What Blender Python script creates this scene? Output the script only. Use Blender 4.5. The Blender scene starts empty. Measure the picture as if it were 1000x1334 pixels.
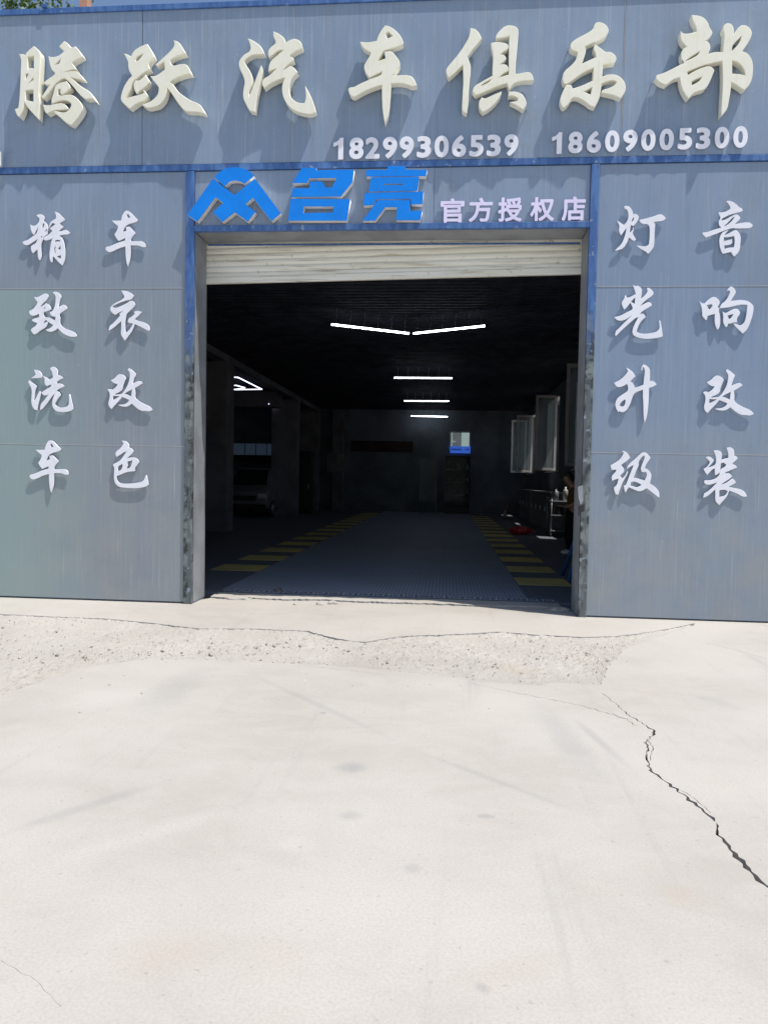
import bpy, bmesh, math, random
import numpy as np
from mathutils import Vector, Matrix, noise
from mathutils.geometry import delaunay_2d_cdt, tessellate_polygon

random.seed(7)
scene = bpy.context.scene
R = math.radians

# ------------------------------------------------------------------ camera
FPX, CAM_D, CAM_H, CX, CY = 950.0, 8.6, 1.55, 500.0, 667.0
_Y = Vector((81, 40, FPX)).normalized()
_X = Vector((11600, -257, -FPX)); _X = (_X - _X.dot(_Y) * _Y).normalized()
_Z = -_X.cross(_Y)
right, up, fwd = (Vector((_X[i], _Y[i], _Z[i])) for i in range(3))
cam = bpy.data.cameras.new('camera')
cam_ob = bpy.data.objects.new('camera', cam)
scene.collection.objects.link(cam_ob)
mw = Matrix.Identity(4)
for i in range(3):
    mw[i][0], mw[i][1], mw[i][2] = right[i], up[i], -fwd[i]
mw[0][3], mw[1][3], mw[2][3] = 0, -CAM_D, CAM_H
cam_ob.matrix_world = mw
cam.sensor_fit = 'HORIZONTAL'; cam.sensor_width = 36; cam.lens = 36 * FPX / 1000
cam.clip_start = 0.05; cam.clip_end = 3000
scene.camera = cam_ob

# ------------------------------------------------------------------ light
SUN_DIR = Vector((-0.38, 0.163, -1.0)).normalized()      # direction the light travels
world = bpy.data.worlds.new('World'); scene.world = world
world.use_nodes = True
nt = world.node_tree
sky = nt.nodes.new('ShaderNodeTexSky'); sky.sky_type = 'NISHITA'; sky.sun_disc = False
elev = math.asin(-SUN_DIR.z)
sky.sun_elevation = elev
sky.sun_rotation = math.atan2(-SUN_DIR.x, -SUN_DIR.y)    # from +Y towards +X
sky.air_density = 1.0; sky.dust_density = 1.0
bg = nt.nodes['Background']; bg.inputs['Strength'].default_value = 0.14
nt.links.new(sky.outputs[0], bg.inputs['Color'])
sun = bpy.data.lights.new('sun', 'SUN'); sun.energy = 4.7; sun.angle = R(0.53); sun.color = (1, 0.96, 0.89)
sun_ob = bpy.data.objects.new('sun', sun); scene.collection.objects.link(sun_ob)
sun_ob.rotation_euler = SUN_DIR.to_track_quat('-Z', 'Y').to_euler()
sun_ob.location = (4, -4, 12)
scene.view_settings.view_transform = 'Standard'; scene.view_settings.look = 'None'
scene.view_settings.exposure = 0.05; scene.view_settings.gamma = 1
scene.cycles.max_bounces = 8
scene.cycles.diffuse_bounces = 5
scene.cycles.transparent_max_bounces = 12

# ------------------------------------------------------------------ measuring helpers
def ray(u, v):
    c = Vector((u - CX, CY - v, FPX))
    return Vector((_X.dot(c), _Y.dot(c), _Z.dot(c)))
def fac(u, v, y=0.0):
    """measured photo point -> (x, z) on the vertical plane at depth y"""
    d = ray(u, v); t = (CAM_D + y) / d.y
    return (d.x * t, CAM_H + d.z * t)
def gr(u, v, z=0.0):
    d = ray(u, v); t = (z - CAM_H) / d.z
    return (d.x * t, -CAM_D + d.y * t)

# ------------------------------------------------------------------ materials
def new_mat(name):
    m = bpy.data.materials.new(name); m.use_nodes = True
    return m, m.node_tree.nodes, m.node_tree.links, m.node_tree.nodes['Principled BSDF']
def N(nodes, t, **kw):
    n = nodes.new(t)
    for k, v in kw.items():
        if k in n.inputs: n.inputs[k].default_value = v
        else: setattr(n, k, v)
    return n
def coords(nodes, links, scale=(1, 1, 1), rot=(0, 0, 0), loc=(0, 0, 0), world_space=True):
    if world_space:
        g = nodes.new('ShaderNodeNewGeometry'); out = g.outputs['Position']
    else:
        g = nodes.new('ShaderNodeTexCoord'); out = g.outputs['Object']
    mp = nodes.new('ShaderNodeMapping')
    mp.inputs['Scale'].default_value = scale; mp.inputs['Rotation'].default_value = rot
    mp.inputs['Location'].default_value = loc
    links.new(out, mp.inputs['Vector'])
    return mp.outputs[0]
def noise_fac(nodes, links, vec, scale, lo, hi, detail=4, rough=0.55, dist=0):
    n = N(nodes, 'ShaderNodeTexNoise', Scale=scale, Detail=detail, Roughness=rough, Distortion=dist)
    links.new(vec, n.inputs['Vector'])
    r = nodes.new('ShaderNodeMapRange'); r.inputs['From Min'].default_value = lo; r.inputs['From Max'].default_value = hi
    r.interpolation_type = 'SMOOTHSTEP'
    links.new(n.outputs['Fac'], r.inputs['Value'])
    return r.outputs[0]
def mix(nodes, links, fac_, a, b, blend='MIX'):
    m = nodes.new('ShaderNodeMix'); m.data_type = 'RGBA'; m.blend_type = blend
    for sock, v in (('Factor', fac_), ('A', a), ('B', b)):
        i = [s for s in m.inputs if s.name == sock and (s.type == 'VALUE' if sock == 'Factor' else s.type == 'RGBA')][0]
        if hasattr(v, 'links'): links.new(v, i)
        elif sock == 'Factor': i.default_value = v
        else: i.default_value = (*v, 1) if len(v) == 3 else v
    return [o for o in m.outputs if o.type == 'RGBA'][0]
def scale_val(nodes, links, v, k):
    m = nodes.new('ShaderNodeMath'); m.operation = 'MULTIPLY'; links.new(v, m.inputs[0])
    if hasattr(k, 'links'): links.new(k, m.inputs[1])
    else: m.inputs[1].default_value = k
    return m.outputs[0]
def band(nodes, links, axis, a, b):
    """0..1 ramp of the world coordinate from a to b"""
    g = nodes.new('ShaderNodeNewGeometry'); s = nodes.new('ShaderNodeSeparateXYZ'); links.new(g.outputs['Position'], s.inputs[0])
    r = nodes.new('ShaderNodeMapRange'); r.inputs['From Min'].default_value = a; r.inputs['From Max'].default_value = b
    r.interpolation_type = 'SMOOTHSTEP'
    links.new(s.outputs[axis], r.inputs['Value']); return r.outputs[0]
def bump(nodes, links, bs, h, strength=0.3, dist=0.01):
    b = N(nodes, 'ShaderNodeBump', Strength=strength, Distance=dist)
    links.new(h, b.inputs['Height']); links.new(b.outputs[0], bs.inputs['Normal'])

def simple(name, col, rough=0.6, metal=0, var=0.15, vscale=6, spec=0.5):
    m, n, l, bs = new_mat(name)
    v = coords(n, l)
    f = noise_fac(n, l, v, vscale, 0.3, 0.7)
    c = mix(n, l, f, [x * (1 - var) for x in col], [min(1, x * (1 + var)) for x in col])
    l.new(c, bs.inputs['Base Color']); bs.inputs['Roughness'].default_value = rough
    bs.inputs['Metallic'].default_value = metal; bs.inputs['Specular IOR Level'].default_value = spec
    return m

def mat_panel():
    m, n, l, bs = new_mat('blue_grey_panel')
    base = mix(n, l, noise_fac(n, l, coords(n, l, (1, 1, 0.6)), 0.7, 0.3, 0.7), (0.218, 0.288, 0.40), (0.254, 0.33, 0.445))
    c0 = scale_val(n, l, band(n, l, 'X', -3.10, -3.12), band(n, l, 'Z', 5.3, 3.4))
    base = mix(n, l, scale_val(n, l, c0, 0.85), base, (0.255, 0.29, 0.325))
    base = mix(n, l, scale_val(n, l, band(n, l, 'Z', 3.4, 0.3), 0.55), base, (0.255, 0.29, 0.33))
    # vertical rain streaks
    st = noise_fac(n, l, coords(n, l, (14, 14, 0.35)), 2.2, 0.46, 0.78, 6, 0.65)
    c = mix(n, l, scale_val(n, l, st, 0.30), base, (0.42, 0.44, 0.46))
    st2 = noise_fac(n, l, coords(n, l, (9, 9, 0.22), loc=(5, 0, 3)), 3.1, 0.5, 0.8, 6, 0.7)
    c = mix(n, l, scale_val(n, l, st2, 0.30), c, (0.10, 0.12, 0.15))
    # dust settled and splashed near the ground, patchy
    dn = noise_fac(n, l, coords(n, l, (1, 1, 1)), 1.8, 0.25, 0.75, 8, 0.65)
    d = scale_val(n, l, scale_val(n, l, band(n, l, 'Z', 3.2, 0.0), dn), 0.75)
    c = mix(n, l, d, c, (0.335, 0.335, 0.31))
    # broad grey grime that ends in ragged edges
    gr_ = noise_fac(n, l, coords(n, l, (1, 1, 0.7), loc=(7, 2, 5)), 1.1, 0.5, 0.62, 9, 0.7, 0.5)
    c = mix(n, l, scale_val(n, l, gr_, 0.28), c, (0.22, 0.25, 0.285))
    ru = noise_fac(n, l, coords(n, l, (26, 26, 0.5), loc=(1, 0, 2)), 2.0, 0.62, 0.7, 4, 0.5)
    c = mix(n, l, scale_val(n, l, ru, 0.30), c, (0.52, 0.53, 0.54))
    # greenish reflection painted into the sheet colour at the far left
    c = mix(n, l, scale_val(n, l, scale_val(n, l, band(n, l, 'X', -3.9, -5.6), band(n, l, 'Z', 3.82, 3.78)), 0.6), c, (0.29, 0.40, 0.38))
    # yellowish glue stains
    gs = noise_fac(n, l, coords(n, l, (1, 1, 1.6), loc=(2, 0, 1)), 2.6, 0.68, 0.78, 5, 0.6)
    c = mix(n, l, scale_val(n, l, gs, 0.3), c, (0.42, 0.40, 0.30))
    sc = noise_fac(n, l, coords(n, l, (1, 1, 1)), 38, 0.72, 0.76, 2, 0.4)
    c = mix(n, l, scale_val(n, l, sc, 0.35), c, (0.55, 0.56, 0.56))
    l.new(c, bs.inputs['Base Color']); bs.inputs['Specular IOR Level'].default_value = 0.25
    r = n.new('ShaderNodeMapRange'); r.inputs['To Min'].default_value = 0.42; r.inputs['To Max'].default_value = 0.62
    l.new(dn, r.inputs['Value']); l.new(r.outputs[0], bs.inputs['Roughness'])
    return m

def mat_blue_steel():
    m, n, l, bs = new_mat('blue_painted_steel')
    v = coords(n, l)
    c = mix(n, l, noise_fac(n, l, coords(n, l, (6, 6, 1.2)), 3, 0.35, 0.7, 6), (0.042, 0.11, 0.31), (0.085, 0.19, 0.42))
    # film peeled away low down, mid-grey zinc and black primer showing
    p = noise_fac(n, l, coords(n, l, (7, 7, 1.1)), 2.4, 0.42, 0.56, 6, 0.6, 0.6)
    low = band(n, l, 'Z', 4.1, 2.8)
    peel = scale_val(n, l, p, low)
    grey = mix(n, l, noise_fac(n, l, v, 9, 0.4, 0.6, 5), (0.03, 0.036, 0.032), (0.20, 0.225, 0.225))
    lowall = band(n, l, 'Z', 3.6, 2.5)
    c = mix(n, l, lowall, c, (0.105, 0.122, 0.13))
    c = mix(n, l, peel, c, grey)
    chip = noise_fac(n, l, v, 14, 0.66, 0.7, 3)
    c = mix(n, l, scale_val(n, l, chip, 0.6), c, (0.35, 0.42, 0.5))
    l.new(c, bs.inputs['Base Color']); bs.inputs['Roughness'].default_value = 0.5
    return m

GREY, PALE, TAN = (0.22, 0.23, 0.25), (0.56, 0.53, 0.49), (0.44, 0.36, 0.27)
STAINS = [(424, 1000, 488, 1000, .10, .42, GREY), (432, 1065, 478, 1060, .07, .3, GREY), (618, 1064, 646, 1063, .035, .4, GREY), (616, 1278, 640, 1296, .03, .4, GREY), (414, 929, 428, 929, .03, .6, GREY), (520, 1133, 552, 1130, .05, .25, GREY),
          (270, 862, 165, 950, .24, .2, GREY), (300, 866, 560, 985, .05, .22, GREY), (520, 970, 780, 1068, .04, .22, GREY), (690, 905, 800, 1040, .16, .24, GREY), (740, 930, 830, 1010, .05, .3, GREY), (0, 1150, 330, 1040, .10, .25, PALE), (-40, 1100, 240, 1010, .06, .22, GREY), (640, 870, 700, 868, .3, .35, TAN),
          (350, 1090, 420, 1110, .12, .3, PALE), (850, 1150, 930, 1190, .12, .25, TAN), (60, 920, 200, 900, .3, .3, PALE), (880, 900, 990, 930, .12, .2, GREY), (560, 1290, 760, 1240, .1, .2, TAN), (100, 1260, 330, 1230, .16, .2, TAN)]
def mat_concrete(name, rough_zone=False):
    m, n, l, bs = new_mat(name)
    v = coords(n, l)
    a, b = ((0.415, 0.384, 0.345), (0.505, 0.473, 0.431)) if not rough_zone else ((0.40, 0.37, 0.33), (0.52, 0.485, 0.44))
    c = mix(n, l, noise_fac(n, l, v, 0.55, 0.3, 0.7, 7, 0.6), a, b)
    c = mix(n, l, scale_val(n, l, noise_fac(n, l, coords(n, l, (0.8, 1.3, 1), (0, 0, R(-8))), 2.6, 0.4, 0.62, 9, 0.7, 0.8), 0.4), c, (0.50, 0.47, 0.43))
    for (u0, v0, u1, v1, w, k, col) in STAINS:
        p, q = gr(u0, v0), gr(u1, v1); dx, dy = q[0] - p[0], q[1] - p[1]
        g = n.new('ShaderNodeNewGeometry'); mp = n.new('ShaderNodeMapping'); mp.vector_type = 'TEXTURE'
        mp.inputs['Location'].default_value = ((p[0] + q[0]) / 2, (p[1] + q[1]) / 2, 0); mp.inputs['Rotation'].default_value = (0, 0, math.atan2(dy, dx)); mp.inputs['Scale'].default_value = (math.hypot(dx, dy) / 2, w, 50)
        l.new(g.outputs['Position'], mp.inputs['Vector'])
        nz = N(n, 'ShaderNodeTexNoise', Scale=5.0, Detail=5.0, Roughness=0.6); l.new(v, nz.inputs['Vector'])
        ln = n.new('ShaderNodeVectorMath'); ln.operation = 'LENGTH'; l.new(mp.outputs[0], ln.inputs[0])
        ad = n.new('ShaderNodeMath'); ad.operation = 'MULTIPLY_ADD'; l.new(nz.outputs['Fac'], ad.inputs[0]); ad.inputs[1].default_value = 0.9; l.new(ln.outputs['Value'], ad.inputs[2])
        r = n.new('ShaderNodeMapRange'); r.interpolation_type = 'SMOOTHSTEP'; r.inputs['From Min'].default_value = 1.45; r.inputs['From Max'].default_value = 0.6; l.new(ad.outputs[0], r.inputs['Value'])
        c = mix(n, l, scale_val(n, l, r.outputs[0], k), c, col)
    # broad tyre smears in two directions
    t1 = noise_fac(n, l, coords(n, l, (3.2, 0.22, 1), (0, 0, R(32))), 1.5, 0.58, 0.78, 5, 0.6)
    c = mix(n, l, scale_val(n, l, t1, 0.34), c, (0.29, 0.285, 0.28))
    t2 = noise_fac(n, l, coords(n, l, (4.5, 0.25, 1), (0, 0, R(-36)), (3, 1, 0)), 1.5, 0.58, 0.8, 5, 0.6)
    c = mix(n, l, scale_val(n, l, t2, 0.30), c, (0.30, 0.295, 0.295))
    # small stains and trowel marks
    s = noise_fac(n, l, v, 5.0, 0.66, 0.8, 6, 0.6)
    c = mix(n, l, scale_val(n, l, s, 0.30), c, (0.26, 0.265, 0.275))
    y = noise_fac(n, l, coords(n, l, loc=(4, 4, 0)), 1.6, 0.6, 0.8, 6)
    c = mix(n, l, scale_val(n, l, y, 0.35), c, (0.50, 0.43, 0.35))
    f = noise_fac(n, l, v, 90, 0.35, 0.7, 3, 0.6)
    c = mix(n, l, scale_val(n, l, f, 0.32), c, (0.33, 0.31, 0.285))
    pt = noise_fac(n, l, v, 34, 0.66, 0.72, 3, 0.5)
    c = mix(n, l, scale_val(n, l, pt, 0.4), c, (0.27, 0.25, 0.225))
    sc_ = noise_fac(n, l, coords(n, l, (1.2, 16, 1), (0, 0, R(24))), 3.2, 0.64, 0.7, 6, 0.65)
    c = mix(n, l, scale_val(n, l, sc_, 0.16), c, (0.55, 0.52, 0.48))
    sd_ = noise_fac(n, l, coords(n, l, (14, 1.1, 1), (0, 0, R(-12)), (2, 5, 0)), 3.0, 0.66, 0.71, 6, 0.65)
    c = mix(n, l, scale_val(n, l, sd_, 0.16), c, (0.31, 0.30, 0.29))
    if rough_zone:
        vo = N(n, 'ShaderNodeTexVoronoi', Scale=28); l.new(v, vo.inputs['Vector'])
        r = n.new('ShaderNodeMapRange'); r.inputs['From Min'].default_value = 0.25; r.inputs['From Max'].default_value = 0.1
        l.new(vo.outputs['Distance'], r.inputs['Value'])
        k = scale_val(n, l, r.outputs[0], noise_fac(n, l, v, 3, 0.42, 0.7, 6))
        c = mix(n, l, scale_val(n, l, k, 0.5), c, (0.22, 0.215, 0.20))
    l.new(c, bs.inputs['Base Color']); bs.inputs['Roughness'].default_value = 0.85
    bs.inputs['Specular IOR Level'].default_value = 0.3
    h1 = N(n, 'ShaderNodeTexNoise', Scale=60 if not rough_zone else 45, Detail=6, Roughness=0.65); l.new(v, h1.inputs['Vector'])
    bump(n, l, bs, h1.outputs['Fac'], 0.26 if not rough_zone else 0.7, 0.007 if not rough_zone else 0.015)
    return m

def mat_cream():
    m, n, l, bs = new_mat('cream_sign_letter')
    c = mix(n, l, noise_fac(n, l, coords(n, l), 5, 0.3, 0.7, 5), (0.86, 0.83, 0.68), (0.91, 0.89, 0.76))
    st = noise_fac(n, l, coords(n, l, (20, 20, 1.2)), 2, 0.55, 0.8, 5)
    c = mix(n, l, scale_val(n, l, st, 0.35), c, (0.60, 0.57, 0.46))
    l.new(c, bs.inputs['Base Color']); bs.inputs['Roughness'].default_value = 0.5
    return m

def mat_shutter():
    m, n, l, bs = new_mat('cream_shutter_paint')
    c = mix(n, l, noise_fac(n, l, coords(n, l, (0.4, 1, 5)), 2, 0.3, 0.7, 5), (0.74, 0.72, 0.61), (0.84, 0.83, 0.76))
    d = noise_fac(n, l, coords(n, l, (0.6, 1, 14)), 3, 0.52, 0.72, 5)
    c = mix(n, l, scale_val(n, l, d, 0.6), c, (0.36, 0.27, 0.17))
    ends = noise_fac(n, l, coords(n, l, (3, 1, 3)), 4, 0.62, 0.75, 5)
    c = mix(n, l, scale_val(n, l, ends, 0.5), c, (0.28, 0.19, 0.12))
    l.new(c, bs.inputs['Base Color']); bs.inputs['Roughness'].default_value = 0.5
    return m

def mat_tiles(name, base, line, gridscale=0.4, con=0.5):
    """interlocking plastic floor tiles with a slatted grid"""
    m, n, l, bs = new_mat(name)
    v = coords(n, l)
    def grid(freq, width):
        s = n.new('ShaderNodeSeparateXYZ'); l.new(v, s.inputs[0]); outs = []
        for ax in ('X', 'Y'):
            mm = n.new('ShaderNodeMath'); mm.operation = 'MULTIPLY'; mm.inputs[1].default_value = 1 / freq; l.new(s.outputs[ax], mm.inputs[0])
            fr = n.new('ShaderNodeMath'); fr.operation = 'FRACT'; l.new(mm.outputs[0], fr.inputs[0])
            lt = n.new('ShaderNodeMath'); lt.operation = 'LESS_THAN'; lt.inputs[1].default_value = width; l.new(fr.outputs[0], lt.inputs[0]); outs.append(lt.outputs[0])
        mx = n.new('ShaderNodeMath'); mx.operation = 'MAXIMUM'; l.new(outs[0], mx.inputs[0]); l.new(outs[1], mx.inputs[1])
        return mx.outputs[0]
    g1 = grid(0.05, 0.42); g2 = grid(gridscale, 0.05)
    c = mix(n, l, g1, [x * (1 - con) for x in base], base)
    c = mix(n, l, g2, c, line)
    dn = noise_fac(n, l, v, 1.2, 0.3, 0.75, 7, 0.6)
    c = mix(n, l, scale_val(n, l, dn, 0.3), c, (0.2, 0.2, 0.2))
    l.new(c, bs.inputs['Base Color']); bs.inputs['Roughness'].default_value = 0.6
    bs.inputs['Specular IOR Level'].default_value = 0.2
    return m

def emis(name, col, s):
    m, n, l, bs = new_mat(name)
    bs.inputs['Base Color'].default_value = (*col, 1)
    bs.inputs['Emission Color'].default_value = (*col, 1); bs.inputs['Emission Strength'].default_value = s
    return m

def mat_glass():
    m, n, l, bs = new_mat('window_glass')
    n.remove(bs)
    tr = N(n, 'ShaderNodeBsdfTransparent'); tr.inputs[0].default_value = (0.86, 0.92, 0.93, 1)
    gl = N(n, 'ShaderNodeBsdfGlossy', Roughness=0.03)
    df = N(n, 'ShaderNodeBsdfDiffuse'); df.inputs[0].default_value = (0.55, 0.6, 0.6, 1)
    fr = N(n, 'ShaderNodeFresnel', IOR=1.5)
    m1 = n.new('ShaderNodeMixShader'); m1.inputs[0].default_value = 0.24
    l.new(tr.outputs[0], m1.inputs[1]); l.new(df.outputs[0], m1.inputs[2])
    m2 = n.new('ShaderNodeMixShader'); l.new(fr.outputs[0], m2.inputs[0]); l.new(m1.outputs[0], m2.inputs[1]); l.new(gl.outputs[0], m2.inputs[2])
    l.new(m2.outputs[0], n['Material Output'].inputs[0])
    return m

M = dict(
    panel=mat_panel(), blue_steel=mat_blue_steel(), cream=mat_cream(), shutter=mat_shutter(),
    concrete=mat_concrete('sunlit_concrete'), broken=mat_concrete('broken_concrete', True),
    lilac=simple('lilac_acrylic_letter', (0.80, 0.74, 0.96), 0.4, 0, 0.04),
    white=simple('white_acrylic_letter', (0.86, 0.86, 0.92), 0.4, 0, 0.04),
    blue=simple('blue_acrylic_face', (0.0, 0.235, 0.84), 0.35, 0, 0.06),
    side=simple('white_letter_side', (0.90, 0.87, 0.83), 0.45, 0, 0.05),
    jamb=simple('grey_jamb_sheet', (0.255, 0.268, 0.288), 0.5, 0, 0.18, 2.5),
    soil=simple('dark_soil', (0.12, 0.105, 0.09), 0.95, 0, 0.4, 14),
    dirt=simple('pale_dirt', (0.36, 0.33, 0.28), 0.95, 0, 0.2, 3),
    chip=simple('concrete_chip', (0.40, 0.365, 0.32), 0.9, 0, 0.35, 20),
    inner=simple('dark_grey_wall_paint', (0.15, 0.175, 0.205), 0.8, 0, 0.25, 0.8, 0.2),
    pillar=simple('grey_pillar_paint', (0.17, 0.17, 0.185), 0.8, 0, 0.2, 1.2, 0.2),
    ceil=simple('black_ceiling_paint', (0.036, 0.041, 0.055), 0.8, 0, 0.3, 2, 0.2),
    lane=mat_tiles('grey_floor_tile', (0.36, 0.41, 0.49), (0.36, 0.40, 0.465)),
    edge=mat_tiles('black_floor_tile', (0.155, 0.17, 0.205), (0.19, 0.205, 0.24), 0.4, 0.4),
    yellow=mat_tiles('yellow_floor_tile', (0.74, 0.60, 0.20), (0.66, 0.53, 0.18), 0.4, 0.15),
    border=simple('pale_border_tile', (0.50, 0.55, 0.64), 0.7, 0, 0.25, 5),
    upvc=simple('brown_window_frame', (0.42, 0.40, 0.38), 0.4, 0, 0.08),
    upvc_white=simple('white_window_frame', (0.78, 0.77, 0.76), 0.4, 0, 0.05),
    glass=mat_glass(),
    tube=emis('tube_glow', (0.86, 0.92, 1.0), 12.0), hexlight=emis('hexagon_glow', (0.75, 0.78, 1.0), 2.6),
    plastic_black=simple('black_plastic', (0.02, 0.02, 0.022), 0.45, 0, 0.2),
    steel=simple('galvanised_steel', (0.55, 0.56, 0.57), 0.35, 0.8, 0.1),
    cabinet=simple('grey_cabinet_paint', (0.20, 0.215, 0.22), 0.5, 0, 0.15, 3),
    red=simple('red_plastic', (0.45, 0.03, 0.035), 0.35, 0, 0.25, 9),
    ladder=simple('blue_plastic', (0.02, 0.10, 0.30), 0.45, 0, 0.15),
    skin=simple('skin', (0.45, 0.26, 0.18), 0.55, 0, 0.08, 12),
    hair=simple('black_hair', (0.012, 0.011, 0.011), 0.5, 0, 0.3, 60),
    trousers=simple('black_cloth', (0.014, 0.014, 0.017), 0.9, 0, 0.25, 20, 0.1),
    shirt=simple('mustard_cloth', (0.15, 0.10, 0.04), 0.9, 0, 0.2, 20, 0.1),
    shoe=simple('white_shoe', (0.62, 0.61, 0.62), 0.6, 0, 0.06),
    carpaint=simple('dark_van_paint', (0.20, 0.21, 0.225), 0.3, 0.2, 0.08),
    carglass=simple('dark_glass', (0.02, 0.025, 0.03), 0.08, 0, 0.1),
    lamp_lens=simple('headlight_lens', (0.6, 0.62, 0.65), 0.15, 0, 0.05),
    banner=simple('brown_red_banner', (0.05, 0.026, 0.022), 0.8, 0, 0.15),
    pink=simple('pale_pink_plastic', (0.75, 0.58, 0.55), 0.5, 0, 0.1),
    brown=simple('tan_plastic', (0.40, 0.24, 0.15), 0.5, 0, 0.1),
    bark=simple('bark', (0.16, 0.13, 0.10), 0.9, 0, 0.3, 8),
    brick=simple('pale_orange_brick', (0.50, 0.26, 0.17), 0.85, 0, 0.25, 7),
    screen=emis('blue_screen_glow', (0.05, 0.16, 0.75), 0.55),
    screen_text=simple('dark_blue_print', (0.02, 0.03, 0.25), 0.6, 0, 0.1),
    sky_panel=simple('pale_outdoor_wall', (0.55, 0.53, 0.47), 0.8, 0, 0.1),
    bluewin=emis('frosted_glass_daylight_glow', (0.12, 0.19, 0.30), 0.10),  # weak glow put in for daylight coming through the frosted panes
)
def mat_leaf():
    m, n, l, bs = new_mat('poplar_leaf')
    c = mix(n, l, noise_fac(n, l, coords(n, l), 1.6, 0.35, 0.65, 4), (0.05, 0.10, 0.025), (0.13, 0.20, 0.055))
    l.new(c, bs.inputs['Base Color']); bs.inputs['Roughness'].default_value = 0.6
    return m
M['leaf'] = mat_leaf()
M['dimglass'] = mat_glass(); [setattr(nd.inputs['IOR'], 'default_value', 1.12) for nd in M['dimglass'].node_tree.nodes if nd.type == 'FRESNEL']; [setattr(nd.inputs[0], 'default_value', 0.02) for nd in M['dimglass'].node_tree.nodes if nd.type == 'MIX_SHADER' and not nd.inputs[0].links]
M['dimglass'].name = 'dim_case_glass'

# ------------------------------------------------------------------ object helpers
ORG = {}
def empty(name, loc, label, cat, group=None):
    o = bpy.data.objects.new(name, None); scene.collection.objects.link(o)
    o.location = loc; o.empty_display_size = 0.2
    ORG[o.name] = Vector(loc); tag(o, label, cat, group); return o
def tag(o, label=None, cat=None, group=None, kind=None):
    for k, v in (('label', label), ('category', cat), ('group', group), ('kind', kind)):
        if v: o[k] = v
    return o
def link_mesh(name, me, mat, parent=None, origin=None):
    """me holds world coordinates; the object origin goes to origin (top level) or to its parent's"""
    org = ORG[parent.name] if parent else Vector(origin) if origin is not None else Vector((0, 0, 0))
    me.transform(Matrix.Translation(-org))
    me.name = name
    mats = mat if isinstance(mat, (list, tuple)) else [mat]
    for m in mats: me.materials.append(m)
    o = bpy.data.objects.new(name, me); scene.collection.objects.link(o)
    if parent: o.parent = parent
    else: o.location = org
    ORG[o.name] = org
    return o
class B:
    """collects shapes into one mesh"""
    def __init__(s): s.bm = bmesh.new()
    def box(s, x0, x1, y0, y1, z0, z1, bev=0.0, mi=0, rot=None):
        t = bmesh.new(); bmesh.ops.create_cube(t, size=1)
        c = Vector(((x0 + x1) / 2, (y0 + y1) / 2, (z0 + z1) / 2))
        for v in t.verts: v.co = Vector((v.co.x * abs(x1 - x0), v.co.y * abs(y1 - y0), v.co.z * abs(z1 - z0)))
        if bev: bmesh.ops.bevel(t, geom=t.edges[:], offset=bev, segments=2, profile=0.5, affect='EDGES')
        mt = Matrix.Translation(c) @ (rot.to_4x4() if rot else Matrix.Identity(4))
        t.transform(mt)
        return s.add(t, mi)
    def add(s, t, mi=0):
        for f in t.faces: f.material_index = mi
        me = bpy.data.meshes.new('t'); t.to_mesh(me); t.free(); s.bm.from_mesh(me); bpy.data.meshes.remove(me); return s
    def tube(s, pts, r, seg=8, mi=0, cap=True):
        pts = [Vector(p) for p in pts]; rs = r if isinstance(r, (list, tuple)) else [r] * len(pts)
        t = bmesh.new(); rings = []
        for i, p in enumerate(pts):
            d = (pts[min(i + 1, len(pts) - 1)] - pts[max(i - 1, 0)]).normalized()
            a = d.cross(Vector((0, 0, 1)) if abs(d.z) < 0.95 else Vector((1, 0, 0))).normalized(); b = d.cross(a)
            rings.append([t.verts.new(p + rs[i] * (math.cos(k / seg * 2 * math.pi) * a + math.sin(k / seg * 2 * math.pi) * b)) for k in range(seg)])
        for i in range(len(rings) - 1):
            for k in range(seg): t.faces.new((rings[i][k], rings[i][(k + 1) % seg], rings[i + 1][(k + 1) % seg], rings[i + 1][k]))
        if cap: t.faces.new(rings[0]); t.faces.new(rings[-1][::-1])
        bmesh.ops.recalc_face_normals(t, faces=t.faces[:])
        for f in t.faces: f.smooth = seg > 6
        me = bpy.data.meshes.new('t'); t.to_mesh(me); t.free()
        for p in me.polygons: p.material_index = mi
        s.bm.from_mesh(me); bpy.data.meshes.remove(me); return s
    def lathe(s, c, prof, seg=20, mi=0):
        t = bmesh.new(); rings = []
        for r, z in prof: rings.append([t.verts.new((c[0] + r * math.cos(k / seg * 2 * math.pi), c[1] + r * math.sin(k / seg * 2 * math.pi), c[2] + z)) for k in range(seg)])
        for i in range(len(rings) - 1):
            for k in range(seg): t.faces.new((rings[i][k], rings[i][(k + 1) % seg], rings[i + 1][(k + 1) % seg], rings[i + 1][k]))
        t.faces.new(rings[0][::-1]); t.faces.new(rings[-1])
        for f in t.faces: f.smooth = True
        return s.add(t, mi)
    def quad(s, pts, mi=0):
        f = s.bm.faces.new([s.bm.verts.new(p) for p in pts]); f.material_index = mi; return s
    def build(s, name, mat, parent=None, origin=None):
        me = bpy.data.meshes.new(name); s.bm.normal_update(); s.bm.to_mesh(me); s.bm.free()
        return link_mesh(name, me, mat, parent, origin)

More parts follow.
